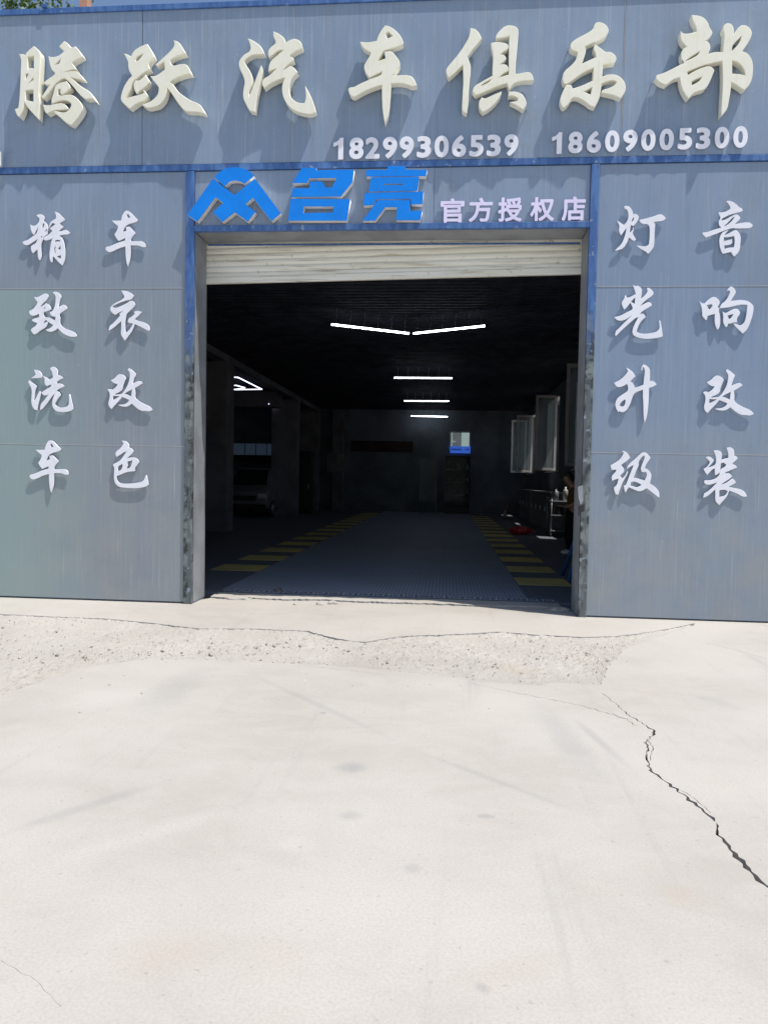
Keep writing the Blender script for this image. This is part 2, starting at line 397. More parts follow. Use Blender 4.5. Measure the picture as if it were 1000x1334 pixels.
# ------------------------------------------------------------------ SETTING: ground
def jag(pts, step, amp, seed=0):
    """resample a polyline with a small random jitter"""
    rnd = random.Random(seed); out = []
    for i in range(len(pts) - 1):
        a, b = Vector(pts[i]), Vector(pts[i + 1]); n = max(1, int((b - a).length / step))
        d = (b - a).normalized() if (b - a).length > 0 else Vector((1, 0)); p = Vector((-d.y, d.x))
        for k in range(n):
            q = a.lerp(b, k / n)
            q += p * rnd.uniform(-amp, amp); out.append(q)
    out.append(Vector(pts[-1])); return out
def ribbon(px, widths, step=0.028, amp=0.010, seed=1):
    """crack polygon on the ground from photo points and widths in metres"""
    pts = [Vector(gr(*p)) for p in px]
    rnd = random.Random(seed); L = []; acc = []
    cl = jag(pts, step, amp, seed)
    tot = [0]
    for i in range(1, len(cl)): tot.append(tot[-1] + (cl[i] - cl[i - 1]).length)
    ptot = [0]
    for i in range(1, len(pts)): ptot.append(ptot[-1] + (pts[i] - pts[i - 1]).length)
    left, rgt = [], []
    for i, c in enumerate(cl):
        d = (cl[min(i + 1, len(cl) - 1)] - cl[max(i - 1, 0)]).normalized(); p = Vector((-d.y, d.x))
        w = float(np.interp(tot[i] / tot[-1] * ptot[-1], ptot, widths)) * rnd.uniform(0.5, 1.9) / 2
        if i in (0, len(cl) - 1): w = 0.0006
        left.append(c + p * w); rgt.append(c - p * w * rnd.uniform(0.6, 1.2))
    return left + rgt[::-1]

TOP_EDGE = [(-160, 798), (0, 800), (60, 803), (140, 806), (200, 812), (260, 819), (330, 819), (400, 822), (430, 830), (463, 836), (480, 836), (520, 829), (600, 826), (650, 823), (700, 827), (760, 830), (800, 829), (850, 823), (905, 812)]
LOW_EDGE = [(904, 815), (850, 832), (812, 846), (792, 868), (782, 893), (730, 889), (700, 893), (640, 890), (560, 879), (500, 873), (430, 867), (300, 862), (200, 858), (120, 868), (60, 885), (0, 907), (-160, 960)]
top_edge = jag([gr(*p) for p in TOP_EDGE], 0.03, 0.010, 3)
low_edge = jag([gr(*p) for p in LOW_EDGE], 0.05, 0.012, 4)
rough_poly = top_edge + low_edge
cracks = [
    ribbon([(783, 903), (800, 916), (822, 934), (838, 943), (853, 953), (841, 966), (843, 985), (847, 1004), (880, 1028), (908, 1050), (930, 1066), (931, 1071)], [.003, .004, .006, .008, .013, .010, .010, .012, .012, .012, .012, .010], seed=5),
    ribbon([(931, 1071.8), (937, 1088), (955, 1112), (968, 1126), (982, 1141), (1004, 1160), (1050, 1200)], [.010, .012, .014, .022, .014, .014, .01], seed=6),
    ribbon([(604, 888), (650, 898), (700, 908), (760, 920), (815, 937), (829, 946)], [.001, .003, .004, .005, .007, .003], seed=8),
    ribbon([(908, 836), (940, 842), (990, 856), (1040, 870)], [.002, .003, .003, .002], seed=9),
    ribbon([(842, 962), (850, 974), (846, 992)], [.002, .004, .002], 0.02, 0.004, seed=15),
    ribbon([(822, 938), (806, 934), (790, 925)], [.003, .003, .001], 0.02, 0.004, seed=16),
    ribbon([(884, 1029), (898, 1036), (916, 1050), (926, 1060)], [.001, .003, .003, .001], 0.02, 0.004, seed=17),
    ribbon([(390, 866), (440, 872), (500, 878)], [.001, .003, .001], 0.03, 0.005, seed=18),
    ribbon([(62, 826), (90, 822), (118, 828)], [.001, .004, .001], 0.02, 0.006, seed=19),
    ribbon([(1, 1252), (30, 1268), (60, 1290), (80, 1312)], [.0003, .0008, .0006, .0003], 0.03, 0.008, seed=10),
]
STEP_EDGE = [(-8.0, 0.30), (-3.15, 0.30)]
# front edge of the slab inside the doorway, broken
door_edge = jag([(-2.98, 0.46), (-2.75, 0.42), (-2.4, 0.50), (-2.0, 0.44), (-1.6, 0.53), (-1.0, 0.47), (-0.2, 0.50), (0.5, 0.46), (1.0, 0.52), (1.46, 0.50)], 0.03, 0.014, 12)
ledge_edge = [Vector((p.x, p.y + 0.012 + 0.022 * abs(math.sin(p.x * 9.3) * math.sin(p.x * 3.1 + 1)))) for p in door_edge]

def slab_with_holes(outer, holes, z, name, mat):
    verts, edges, polys = [], [], []
    for ring in [outer] + holes:
        s = len(verts); verts += [Vector((p[0], p[1])) for p in ring]
        k = len(ring); edges += [(s + i, s + (i + 1) % k) for i in range(k)]; polys.append(ring)
    v, e, f, *_ = delaunay_2d_cdt(verts, edges, [], 1, 1e-6)
    def inside(pt, poly):
        c = False; n = len(poly); j = n - 1
        for i in range(n):
            a, b = poly[i], poly[j]
            if (a[1] > pt[1]) != (b[1] > pt[1]) and pt[0] < (b[0] - a[0]) * (pt[1] - a[1]) / (b[1] - a[1]) + a[0]: c = not c
            j = i
        return c
    bm = bmesh.new(); bv = [bm.verts.new((p[0], p[1], z)) for p in v]
    for t in f:
        c = sum((v[i] for i in t), Vector((0, 0))) / len(t)
        if inside(c, outer) and not any(inside(c, h) for h in holes):
            fc = bm.faces.new([bv[i] for i in t])
    for x in [x for x in bm.verts if not x.link_faces]: bm.verts.remove(x)
    bm.normal_update()
    for fc in bm.faces:
        if fc.normal.z < 0: fc.normal_flip()
    # walls of the holes and the rim
    bnd = [x for x in bm.edges if len(x.link_faces) == 1]
    r = bmesh.ops.extrude_edge_only(bm, edges=bnd)
    for x in [g for g in r['geom'] if isinstance(g, bmesh.types.BMVert)]: x.co.z -= 0.07
    me = bpy.data.meshes.new(name); bm.to_mesh(me); bm.free()
    return link_mesh(name, me, mat)

outer = [(-60, -40), (60, -40), (60, 0.04), (1.62, 0.04)] + [(1.62, 0.3), (1.52, 0.62)] + [tuple(p) for p in door_edge[::-1]] + [(-3.05, 0.3), (-3.15, 0.04), (-60, 0.04)]
slab = slab_with_holes(outer, [rough_poly] + cracks, 0.0, 'concrete_yard', M['concrete'])
tag(slab, kind='structure')
g = B(); g.quad([(-400, -300, -0.055), (400, -300, -0.055), (400, 500, -0.055), (-400, 500, -0.055)])
tag(g.build('ground', M['dirt']), kind='structure')
g = B(); g.quad([(-9, -8, -0.045), (9, -8, -0.045), (9, 0.9, -0.045), (-9, 0.9, -0.045)])
tag(g.build('subsoil', M['soil']), kind='structure')

# broken zone: a real height field a little below the slab, clipped to the patch
def broken_zone():
    xs = np.arange(-7.0, 3.9, 0.016); ys = np.arange(-3.3, 0.2, 0.016)
    te = sorted([(p.x, p.y) for p in top_edge]); le = sorted([(p.x, p.y) for p in low_edge])
    tx, ty = np.array(te).T; lx, ly = np.array(le).T
    yt = np.interp(xs, tx, ty) - np.interp(xs, [gr(u, 815)[0] for u in (135, 160, 215, 240, 262, 330, 345, 395, 410, 455, 466, 478, 486, 560, 640, 660, 700, 730, 800, 830, 880, 905)], [.0005, .009, .007, .001, .004, .004, .001, .001, .009, .012, .001, .001, .016, .014, .010, .005, .011, .007, .009, .003, .010, .002]) * (0.55 + 0.9 * np.abs(np.sin(xs * 31) * np.sin(xs * 12.7))); yl = np.interp(xs, lx, ly) + 0.004
    # a strip per column, rows spread between the two edges
    rows = 110
    bm = bmesh.new(); grid = []
    for i, x in enumerate(xs):
        if x > 2.75: break
        a, b = yl[i], max(yt[i], yl[i] + 0.002)
        col = []
        for r in range(rows):
            y = a + (b - a) * r / (rows - 1)
            p = Vector((x, y, 0))
            h = noise.fractal(p * 15, 0.8, 2.1, 4) * 0.012 * (0.4 + 1.2 * max(0, noise.noise(p * 1.4) + .3)) + noise.fractal(p * 3.1 + Vector((4, 1, 0)), 1, 2, 2) * 0.007
            cell = noise.voronoi(p * 17)[0]
            h += max(0, 0.30 - cell[0]) * 0.06 * max(0, noise.noise(p * 2.2 + Vector((9, 0, 0))) + .45)
            e = min(1, (y - a) / 0.22); t2 = min(1, (b - y) / 0.12)
            z = -0.004 - 0.011 * e * (0.4 + 0.6 * t2) + h * (0.25 + 0.75 * e)
            col.append(bm.verts.new((x, y, z)))
        grid.append(col)
    for i in range(len(grid) - 1):
        for r in range(rows - 1): bm.faces.new((grid[i][r], grid[i + 1][r], grid[i + 1][r + 1], grid[i][r + 1]))
    me = bpy.data.meshes.new('broken_concrete'); bm.to_mesh(me); bm.free()
    return link_mesh('broken_concrete_ground', me, M['broken'])
tag(broken_zone(), kind='structure')

def gravel():
    bm = bmesh.new(); rnd = random.Random(11)
    for k in range(5200):
        u = rnd.uniform(-20, 830); v = rnd.gauss(850, 17) if u > 150 else rnd.gauss(840, 20)
        if rnd.random() < 0.03: v = rnd.uniform(795, 930)
        if v < 788: continue
        x, y = gr(u, v); s = min(0.03, rnd.lognormvariate(-5.9, 0.62))
        if noise.noise(Vector((x * 1.6, y * 2.5, 0))) < rnd.uniform(-.5, .25): continue
        t = bmesh.new(); bmesh.ops.create_icosphere(t, subdivisions=1, radius=s)
        for q in t.verts: q.co = Vector((q.co.x * rnd.uniform(.7, 1.5), q.co.y * rnd.uniform(.7, 1.3), q.co.z * rnd.uniform(.4, .9)))
        t.transform(Matrix.Translation((x, y, s * 0.25 - (0.006 if 800 < v < 890 else 0))) @ Matrix.Rotation(rnd.uniform(0, 6), 4, 'Z'))
        me = bpy.data.meshes.new('t'); t.to_mesh(me); t.free(); bm.from_mesh(me); bpy.data.meshes.remove(me)
    me = bpy.data.meshes.new('gravel'); bm.to_mesh(me); bm.free()
    o = link_mesh('loose_gravel', me, M['chip']); tag(o, 'small grey concrete chips strewn over the broken patch', 'gravel', kind='stuff')
gravel()

# a few bigger lumps along the broken doorway edge and on the yard
def lump(x, y, sx, sy, sz, label, mat='concrete', seed=0, z=0.0):
    rnd = random.Random(seed); t = bmesh.new(); bmesh.ops.create_icosphere(t, subdivisions=3, radius=1)
    for q in t.verts:
        n_ = noise.noise(q.co * 1.3 + Vector((seed, 0, 0))) * 0.35 + noise.noise(q.co * 3 + Vector((0, seed, 0))) * 0.12
        c = q.co * (1 + n_); q.co = Vector((c.x * sx + x, c.y * sy + y, max(-0.4, c.z) * sz + z + 0.3 * sz))
    me = bpy.data.meshes.new('lump'); t.to_mesh(me); t.free()
    o = link_mesh('concrete_lump', me, M[mat], origin=(x, y, z)); tag(o, label, 'rubble', 'broken concrete lumps at the doorway edge')
for i, (u, v, sx, sy, sz, lab, mt) in enumerate([
        (417, 788, .055, .04, .03, 'whitish concrete lump near the middle of the broken doorway edge, left of its neighbour', 'concrete'),
        (433, 787, .06, .04, .032, 'whitish concrete lump just right of a similar one at the doorway edge', 'concrete'),
        (385, 788, .035, .03, .02, 'smallest whitish lump at the doorway edge, left of the pair of lumps', 'concrete'),
        (310, 781, .16, .05, .03, 'long flat pale slab fragment at the left of the doorway edge', 'concrete'),
        (362, 772, .07, .05, .05, 'dark grey lump lying on the tile border left of centre', 'soil'),
        (727, 795, .13, .06, .03, 'flat grey fragment in the shade by the right jamb', 'chip'),
        (764, 852, .018, .015, .016, 'lone grey pebble in the broken patch right of centre', 'chip')]):
    x, y = gr(u, v); lump(x, y, sx, sy, sz, lab, mt, i + 3, 0.0)

# ------------------------------------------------------------------ SETTING: garage floor
FL = 0.026
XL, XR, YB = -12.0, 3.85, 27.0           # hall walls
CZ = 4.95                                # ceiling
LANE0, LANE1 = -3.0, 1.10
bm = B()
bm.quad([(XL, 0.82, FL), (LANE0, 0.82, FL), (LANE0, YB, FL), (XL, YB, FL)], 1)
bm.quad([(LANE0, 1.04, FL), (LANE1, 1.04, FL), (LANE1, YB, FL), (LANE0, YB, FL)], 0)
bm.quad([(LANE1, 0.82, FL), (XR, 0.82, FL), (XR, YB, FL), (LANE1, YB, FL)], 1)
bm.quad([(LANE0, 0.82, FL), (LANE1, 0.82, FL), (LANE1, 1.04, FL), (LANE0, 1.04, FL)], 1)
bm.quad([(XL, 0.82, FL), (XL, 0.82, -0.05), (XR, 0.82, -0.05), (XR, 0.82, FL)], 1)
tag(bm.build('garage_floor', [M['lane'], M['edge']]), kind='structure')
bm = B()      # threshold strip of bare screed between yard and tiles
lg = bmesh.new(); rows_ = 9
g_ = []
for p in ledge_edge:
    col = []
    for r in range(rows_):
        f = r / (rows_ - 1); q = Vector((p.x, p.y + (0.818 - p.y) * f, 0))
        z = 0.020 + noise.fractal(q * 7, 1, 2, 3) * 0.006 - (0.004 if r == 0 else 0)
        col.append(lg.verts.new((q.x, q.y, z)))
    col.insert(0, lg.verts.new((p.x, p.y + 0.004, -0.06))); g_.append(col)
for i in range(len(g_) - 1):
    for r in range(rows_): lg.faces.new((g_[i][r], g_[i + 1][r], g_[i + 1][r + 1], g_[i][r + 1]))
me = bpy.data.meshes.new('threshold'); lg.to_mesh(me); lg.free()
tag(link_mesh('threshold', me, M['concrete']), kind='structure'); bm.bm.free()
for k in range(14):                      # yellow tile fields down both sides
    for x0, x1, ys in ((-3.82, LANE0 - 0.01, 3.0), (LANE1 + 0.01, 1.90, 2.35)):
        y = ys + 1.6 * k
        if y > 25.6: continue
        q = B(); q.box(x0, x1, y, y + 0.82, FL + 0.001, FL + 0.006, 0.002)
        tag(q.build('yellow_floor_marking', M['yellow']), kind='structure')
# meander border along the threshold
bm = B(); s = 0.022; x = -2.93; z0, z1 = FL + 0.002, FL + 0.008
while x < 1.36:
    def seg(a, b, c, d): bm.quad([(x + a, 0.83 + c, z1), (x + b, 0.83 + c, z1), (x + b, 0.83 + d, z1), (x + a, 0.83 + d, z1)])
    seg(0, s, 0, .19); seg(s, .15, .19 - s, .19); seg(.15 - s, .15, .05, .19 - s); seg(.05, .15 - s, .05, .05 + s); seg(.05, .05 + s, .05 + s, .12); seg(s, .2, 0, s)
    x += 0.2
tag(bm.build('meander_border', M['border']), kind='structure')

# ------------------------------------------------------------------ BUILDING
bld = empty('garage_building', (-0.8, 0.2, 0), 'blue grey clad garage workshop with wide open roller door', 'building')
def part(b, name, mat, parent=None, label=None):
    o = b.build(name, M[mat] if isinstance(mat, str) else mat, parent or bld)
    if label: o['label'] = label
    return o
TOPZ, TRIM, LINT = 7.07, 5.20, 4.465
DL, DR = -3.05, 1.556                     # inner edges of the blue posts

def panel(x0, x1, z0, z1, y, seed, amp=0.006, name='cladding_panel', thick=0.006):
    """a sheet with a slight oil-canning and turned-back edges"""
    nx = max(4, int((x1 - x0) / 0.09)); nz = max(4, int((z1 - z0) / 0.09))
    b = bmesh.new(); rnd = random.Random(seed); g_ = []
    tx, tz = rnd.uniform(-.0015, .0015), rnd.uniform(-.0015, .0015)
    for i in range(nx + 1):
        col = []
        for k in range(nz + 1):
            x = x0 + (x1 - x0) * i / nx; z = z0 + (z1 - z0) * k / nz
            ed = min(i, nx - i, k, nz - k)
            w = min(1, ed / 7) ** 1.5
            dy = noise.noise(Vector((x * 0.9, seed * 3.1, z * 0.8))) * amp * w + noise.noise(Vector((x * 2.3, seed * 5.1, z * 0.6))) * amp * 0.35 * w
            dy += tx * (i / nx - .5) + tz * (k / nz - .5)
            if ed == 0: dy += 0.0006
            col.append(b.verts.new((x, y + dy, z)))
        g_.append(col)
    for i in range(nx):
        for k in range(nz):
            f = b.faces.new((g_[i][k], g_[i + 1][k], g_[i + 1][k + 1], g_[i][k + 1])); f.smooth = True
    bnd = [e for e in b.edges if len(e.link_faces) == 1]
    for e in bnd: e.smooth = False
    r = bmesh.ops.extrude_edge_only(b, edges=bnd)
    for v in r['geom']:
        if isinstance(v, bmesh.types.BMVert): v.co.y += thick
    me = bpy.data.meshes.new(name); b.to_mesh(me); b.free()
    return link_mesh(name, me, M['panel'], bld)

# masonry behind the sheets (front wall), with the door opening
b = B()
b.box(XL - 0.3, DL, 0.03, 0.42, -0.05, TOPZ - 0.03); b.box(DR, XR + 0.5, 0.03, 0.42, -0.05, TOPZ - 0.03); b.box(DL, DR, 0.03, 0.42, LINT + .045, TOPZ - 0.03)
part(b, 'front_wall', 'inner')
S1, S2 = 3.805, 1.912
sd = 1
for (x0, x1, base) in ((-8.2, -5.62, .02), (-5.612, -3.158, .022), (1.655, 4.36, .02)):
    for z0, z1 in ((base, S2 - .004), (S2, S1 - .004), (S1, TRIM - .03)):
        panel(x0, x1, z0, z1, 0.0, sd, 0.005); sd += 1
for x0, x1 in ((-8.2, -3.158), (1.655, 4.36)):
    for sz in (S1, S2):
        b = B(); b.box(x0, x1, -0.0018, 0.008, sz - .0045, sz + .0015, .0008); part(b, 'sealant_bead', 'upvc')
panel(-12.3, -8.208, 0.02, TRIM - .03, 0.0, 60, 0.004)
SE = [-12.3, -7.2, fac(186, 40)[0], fac(382, 60)[0], fac(812, 90)[0], 4.36]
for i in range(len(SE) - 1):
    panel(SE[i] + .003, SE[i + 1] - .003, TRIM + .055, TOPZ - .03, -0.010, 30 + i, 0.006)
panel(DL + .002, fac(565, 260)[0], LINT + 0.068, TRIM - .03, 0.004, 50, 0.004); panel(fac(565, 260)[0] + .004, DR - .002, LINT + 0.068, TRIM - .03, 0.004, 51, 0.004)
for px in (382, 812):
    xx = fac(px, 75)[0]; b = B(); b.box(xx - .0035, xx + .0035, -0.0125, 0.0, TRIM + .06, TOPZ - .04, .0008); part(b, 'sealant_bead', 'upvc')
# blue steel edging
b = B(); b.box(-12.3, 4.36, -0.032, 0.03, TOPZ - .028, TOPZ + .035, .004); part(b, 'top_trim', 'blue_steel')
b = B(); b.box(-12.3, 4.36, -0.020, 0.028, TRIM - .022, TRIM + .048, .003); part(b, 'middle_trim', 'blue_steel')
b = B(); b.box(DL, DR, -0.028, 0.03, LINT, LINT + .066, .003); part(b, 'lintel_beam', 'blue_steel')
b = B(); b.box(-3.155, DL - .002, -0.022, 0.029, 0.0, TRIM - .03, .003); part(b, 'door_post', 'blue_steel', label='left blue post of the doorway, paint worn off low down')
b = B(); b.box(DR + .002, 1.652, -0.022, 0.029, 0.0, TRIM - .03, .003); part(b, 'door_post', 'blue_steel', label='right blue post of the doorway with a torn dark patch')
q = B()
for pts in ([(752.5, 634), (758.5, 632), (761, 640), (759.5, 652), (756, 658), (753, 648)],):
    w = [fac(u, v, -.026) for u, v in pts]; q.quad([(p[0], -.024 - .006 * (i % 3), p[1]) for i, p in enumerate(w)])
part(q, 'torn_film', 'jamb', bpy.data.objects['door_post.001'])
q = B(); w = [fac(u, v, -.024) for u, v in [(752.5, 659), (756, 660), (761, 655), (761, 666), (757, 667), (753, 673)]]
q.quad([(p[0], -.0235, p[1]) for p in w]); part(q, 'black_scar', 'plastic_black', bpy.data.objects['door_post.001'])
b = B(); b.box(-4.93, -4.86, -0.05, -0.02, TOPZ + .036, TOPZ + .075, .003); part(b, 'trim_clip', 'blue_steel')
# reveals
b = B(); b.box(DL - .03, DL + .004, 0.031, 0.425, 0.02, LINT - .004, .002); part(b, 'door_jamb', 'jamb')
b = B(); b.box(DR - .003, DR + .03, 0.031, 0.425, 0.02, LINT - .004, .002); part(b, 'door_jamb', 'jamb')
b = B(); b.box(DL + .005, DR - .004, 0.031, 0.425, LINT + .012, LINT + .044, .002); part(b, 'lintel_soffit', 'jamb')
for xx in (DL - .062, DR + .034):
    b = B(); b.box(xx - .02, xx + .05, 0.43, 0.50, 0.0, CZ - .3, .004); b.box(xx - .005, xx + .035, 0.425, 0.43, 0.0, CZ - .3)
    part(b, 'shutter_guide', 'pillar')
# roller shutter, half-hidden behind the lintel, hanging a little crooked
SLOPE = 0.0215
t = bmesh.new(); zb = 4.095; prof = []
z = zb
while z < 4.98:
    k = (z - zb) / 0.075
    for a in range(6):
        fz = a / 6; prof.append((0.46 - 0.011 * math.sin(fz * math.pi) ** 0.7, z + fz * 0.066))
    prof.append((0.462, z + 0.0668)); prof.append((0.462, z + 0.075)); z += 0.075
rows = []
nxs = 24
for i in range(nxs + 1):
    x = DL - .07 + (DR - DL + .14) * i / nxs
    rows.append([t.verts.new((x, y + 0.004 * noise.noise(Vector((x * 1.5, zz * 2, 0))), zz + SLOPE * (x + 0.76) + 0.006 * noise.noise(Vector((x * 0.8, 0, 3))))) for y, zz in prof])
for i in range(nxs):
    for k in range(len(prof) - 1): t.faces.new((rows[i][k], rows[i + 1][k], rows[i + 1][k + 1], rows[i][k + 1]))
shutter = None
me = bpy.data.meshes.new('roller_shutter'); t.to_mesh(me); t.free()
shutter = link_mesh('roller_shutter', me, M['shutter'], bld)
rot = Matrix.Rotation(-SLOPE, 3, 'Y')
b = B(); b.box(DL - .06, DR + .06, 0.435, 0.485, zb - .075, zb + .004, .006, rot=rot); part(b, 'bottom_bar', 'shutter', shutter)
b = B(); b.box(DL + .02, DR - .02, 0.429, 0.44, 4.43, 4.452, .003, rot=Matrix.Rotation(0.004, 3, 'Y')); part(b, 'shutter_edge_strip', M['blue_steel'], shutter)
# hall walls, roof, ceiling
b = B(); b.box(XL - .3, XL, 0.42, YB, -0.05, 5.15); part(b, 'left_wall', 'inner')
b = B()
BWX0, BWX1, BWZ0, BWZ1 = fac(585, 575, YB)[0], fac(612.5, 575, YB)[0], fac(600, 586, YB)[1], fac(600, 562, YB)[1]
b.box(XL - .3, BWX0, YB, YB + .3, -0.05, 5.15); b.box(BWX1, XR + .5, YB, YB + .3, -0.05, 5.15)
b.box(BWX0, BWX1, YB, YB + .3, -0.05, BWZ0); b.box(BWX0, BWX1, YB, YB + .3, BWZ1, 5.15); part(b, 'back_wall', 'inner')
WZ0, WZ1 = 2.0, 4.6
WIN = [(11.0, 14.0), (17.2, 20.2), (24.2, 26.7)]
b = B(); ys = 0.42
for a, c in WIN:
    b.box(XR, XR + .5, ys, a, -0.05, 5.15); b.box(XR, XR + .5, a, c, -0.05, WZ0); b.box(XR, XR + .5, a, c, WZ1, 5.15); ys = c
b.box(XR, XR + .5, ys, YB, -0.05, 5.15); part(b, 'right_wall', 'inner')
b = B(); b.box(XL - .3, XR + .5, 0.42, YB + .3, 5.155, 5.35)
roof = part(b, 'roof', 'pillar')
b = B(); b.box(XL, XR, 0.42, YB, CZ + .1, CZ + .12)
x = XL                                     # ribbed black ceiling sheets
y = 0.45
while y < YB:
    b.box(XL, XR, y, y + .07, CZ + .03, CZ + .099); y += 0.22
part(b, 'ceiling', 'ceil')
b = B(); b.box(-6.4, -6.1, 0.43, YB, 4.75, CZ - .012); part(b, 'ceiling_beam', 'pillar')
b = B(); b.box(XL, -6.62, 19.6, 20.4, 4.35, CZ - .012); part(b, 'ceiling_beam', 'pillar')
for y0 in (11.2, 20.6, 25.6):
    b = B(); b.box(-7.1, -6.08, y0, y0 + .7, 0, 4.745, .01); part(b, 'pillar', 'pillar')
b = B(); b.box(-5.5, -5.0, 26.3, 26.98, 0, 4.9, .01); part(b, 'pillar', 'pillar')
b = B(); b.box(-10.6, -7.6, YB - .03, YB - .002, 2.68, 3.24, .004); wb = part(b, 'window_band', 'bluewin')
b = B()
for k in range(4): b.box(-10.0 + .55 * k, -9.965 + .55 * k, YB - .06, YB - .032, 2.68, 3.24)
b.box(-10.6, -7.6, YB - .07, YB - .031, 2.3, 2.66); part(b, 'window_bar', 'plastic_black', wb)
# rusty vent stack on the roof, seen just over the parapet
b = B(); x0 = fac(110.5, 3, 1.6)[0]; b.box(x0 - .06, x0 + .06, 1.55, 1.67, 5.34, 8.9, .004)
ch = part(b, 'chimney', 'brick', roof)

# windows with an inward-opened sash each
def window(a, c):
    fr = B(); fr_y = XR + .30
    for z0, z1 in ((WZ0, WZ0 + .07), (WZ1 - .07, WZ1)): fr.box(fr_y, fr_y + .07, a, c, z0, z1)
    for y0 in (a, (a + c) / 2 - .035, c - .07): fr.box(fr_y, fr_y + .07, y0, y0 + .07, WZ0 + .07, WZ1 - .07)
    win = part(fr, 'window', 'upvc_white')
    rv = B()
    rv.box(XR + .002, XR + .298, c - .02, c - .001, WZ0 + .001, WZ1 - .001); rv.box(XR + .002, XR + .298, a + .001, c - .021, WZ1 - .02, WZ1 - .001); rv.box(XR + .002, XR + .298, a + .001, a + .02, WZ0 + .001, WZ1 - .021)
    part(rv, 'reveal', 'upvc_white', win)
    rv = B(); rv.box(XR + .372, XR + .499, c - .02, c - .001, WZ0 + .001, WZ1 - .001); part(rv, 'outer_reveal', 'upvc_white', win)
    sl = B(); sl.box(XR - .06, XR + .29, a - .05, c + .05, WZ0 - .05, WZ0 - .002, .004); part(sl, 'sill', 'upvc_white', win)
    p = B(); p.box(fr_y + .03, fr_y + .038, (a + c) / 2 + .036, c - .071, WZ0 + .07, WZ1 - .07); part(p, 'pane', 'glass', win)
    return win
wins = [window(*w) for w in WIN]
def sash(win, yh, wdt, z0, z1, ang, mat='upvc', xh=XR - .01):
    """opened sash leaning into the room from a hinge on the wall"""
    e = B(); fw = .085
    for (u0, u1, w0, w1) in ((0, fw, z0, z1), (wdt - fw, wdt, z0, z1), (fw, wdt - fw, z0, z0 + fw), (fw, wdt - fw, z1 - fw, z1)):
        e.box(-u1, -u0, -.03, .03, w0, w1, .004)
    e.box(-wdt + .03, -wdt + .055, -.07, -.03, (z0 + z1) / 2 - .12, (z0 + z1) / 2 + .12, .004)
    mt = Matrix.Translation((xh, yh, 0)) @ Matrix.Rotation(ang, 4, 'Z')
    e.bm.transform(mt); part(e, 'sash_frame', mat, win)
    q = B(); q.box(-wdt + fw, -fw, -.008, .008, z0 + fw, z1 - fw); q.bm.transform(mt); part(q, 'sash_pane', 'glass', win)
sash(wins[0], 10.45, .84, 2.0, 4.6, R(2)); sash(wins[1], 17.7, .74, 2.0, 4.66, R(0)); sash(wins[2], 24.9, .72, 2.02, 4.6, R(2))
sash(wins[2], 26.4, .72, 2.02, 4.5, R(4), 'upvc_white', XR - .12)
# daylight window in the back wall
b = B()
for x0, x1, z0, z1 in ((BWX0, BWX0 + .09, BWZ0, BWZ1), (BWX1 - .05, BWX1, BWZ0, BWZ1), (BWX0 + .089, BWX1 - .049, BWZ1 - .05, BWZ1 - .001), (BWX0 + .089, BWX1 - .049, BWZ0 + .001, BWZ0 + .05)): b.box(x0, x1, YB + .05, YB + .12, z0, z1)
bw = part(b, 'window', 'upvc_white', label='small bright window high in the back wall')
b = B(); b.box(BWX0 + .09, BWX1 - .05, YB + .08, YB + .09, BWZ0, BWZ1); part(b, 'pane', 'glass', bw)
o = B(); o.box(BWX0 + .15, BWX0 + .62, YB + 1.6, YB + 1.75, 0, 6.0, .01)
o = o.build('gate_pier', M['sky_panel'], None, (BWX0 + .4, YB + 1.6, 0)); tag(o, 'pale plastered pier glimpsed through the back window', 'pier')

# ------------------------------------------------------------------ SIGN LETTERS (outlines of the cut-out characters)
G = {}
def glyph(key, x0, y0, sx, sy, *polys): G[key] = (x0, y0, sx, sy, polys)

def P(t):
    a = [float(q) for q in t.replace(',', ' ').split()]
    return list(zip(a[::2], a[1::2]))
glyph('soar', 10, 45, .13, .13,
  P('115,192 155,192 178,208 180,185 215,150 262,112 300,140 332,182 328,300 318,500 312,600 325,650 318,760 308,845 255,790 205,735 165,672 160,720 150,770 118,828 92,805 70,745 90,738 105,735 118,640 128,450 133,300 135,240'),
  P('200,222 262,210 262,338 232,330 205,348'), P('180,390 206,385 210,395 178,445'), P('255,425 258,450 205,490'), P('178,555 258,545 258,670 180,655'),
  P('515,115 565,62 600,80 636,128 680,115 730,172 750,214 700,240 655,268 645,285 692,345 640,348 575,372 630,362 695,365 735,400 766,447 700,440 630,425 655,445 740,520 815,562 850,600 888,668 842,634 780,645 730,608 690,560 640,500 600,455 565,432 530,448 482,485 440,545 400,600 350,640 343,618 370,575 425,498 390,503 358,480 400,445 470,400 475,375 445,355 425,310 408,215 440,225 500,215 550,180 566,160 540,140'),
  P('470,300 535,235 515,290'),
  P('480,502 530,478 590,464 622,500 630,535 575,580 540,610 600,598 660,605 720,660 757,718 745,770 690,850 640,905 580,880 520,820 458,772 475,762 540,780 590,775 630,730 638,690 610,662 560,650 500,665 440,690 437,650 455,600 470,540'),
  P('505,545 530,540 525,575 535,605 505,605'),
  P('355,700 400,710 480,690 555,684 590,712 612,742 560,748 470,752 415,778 392,790 370,768'))
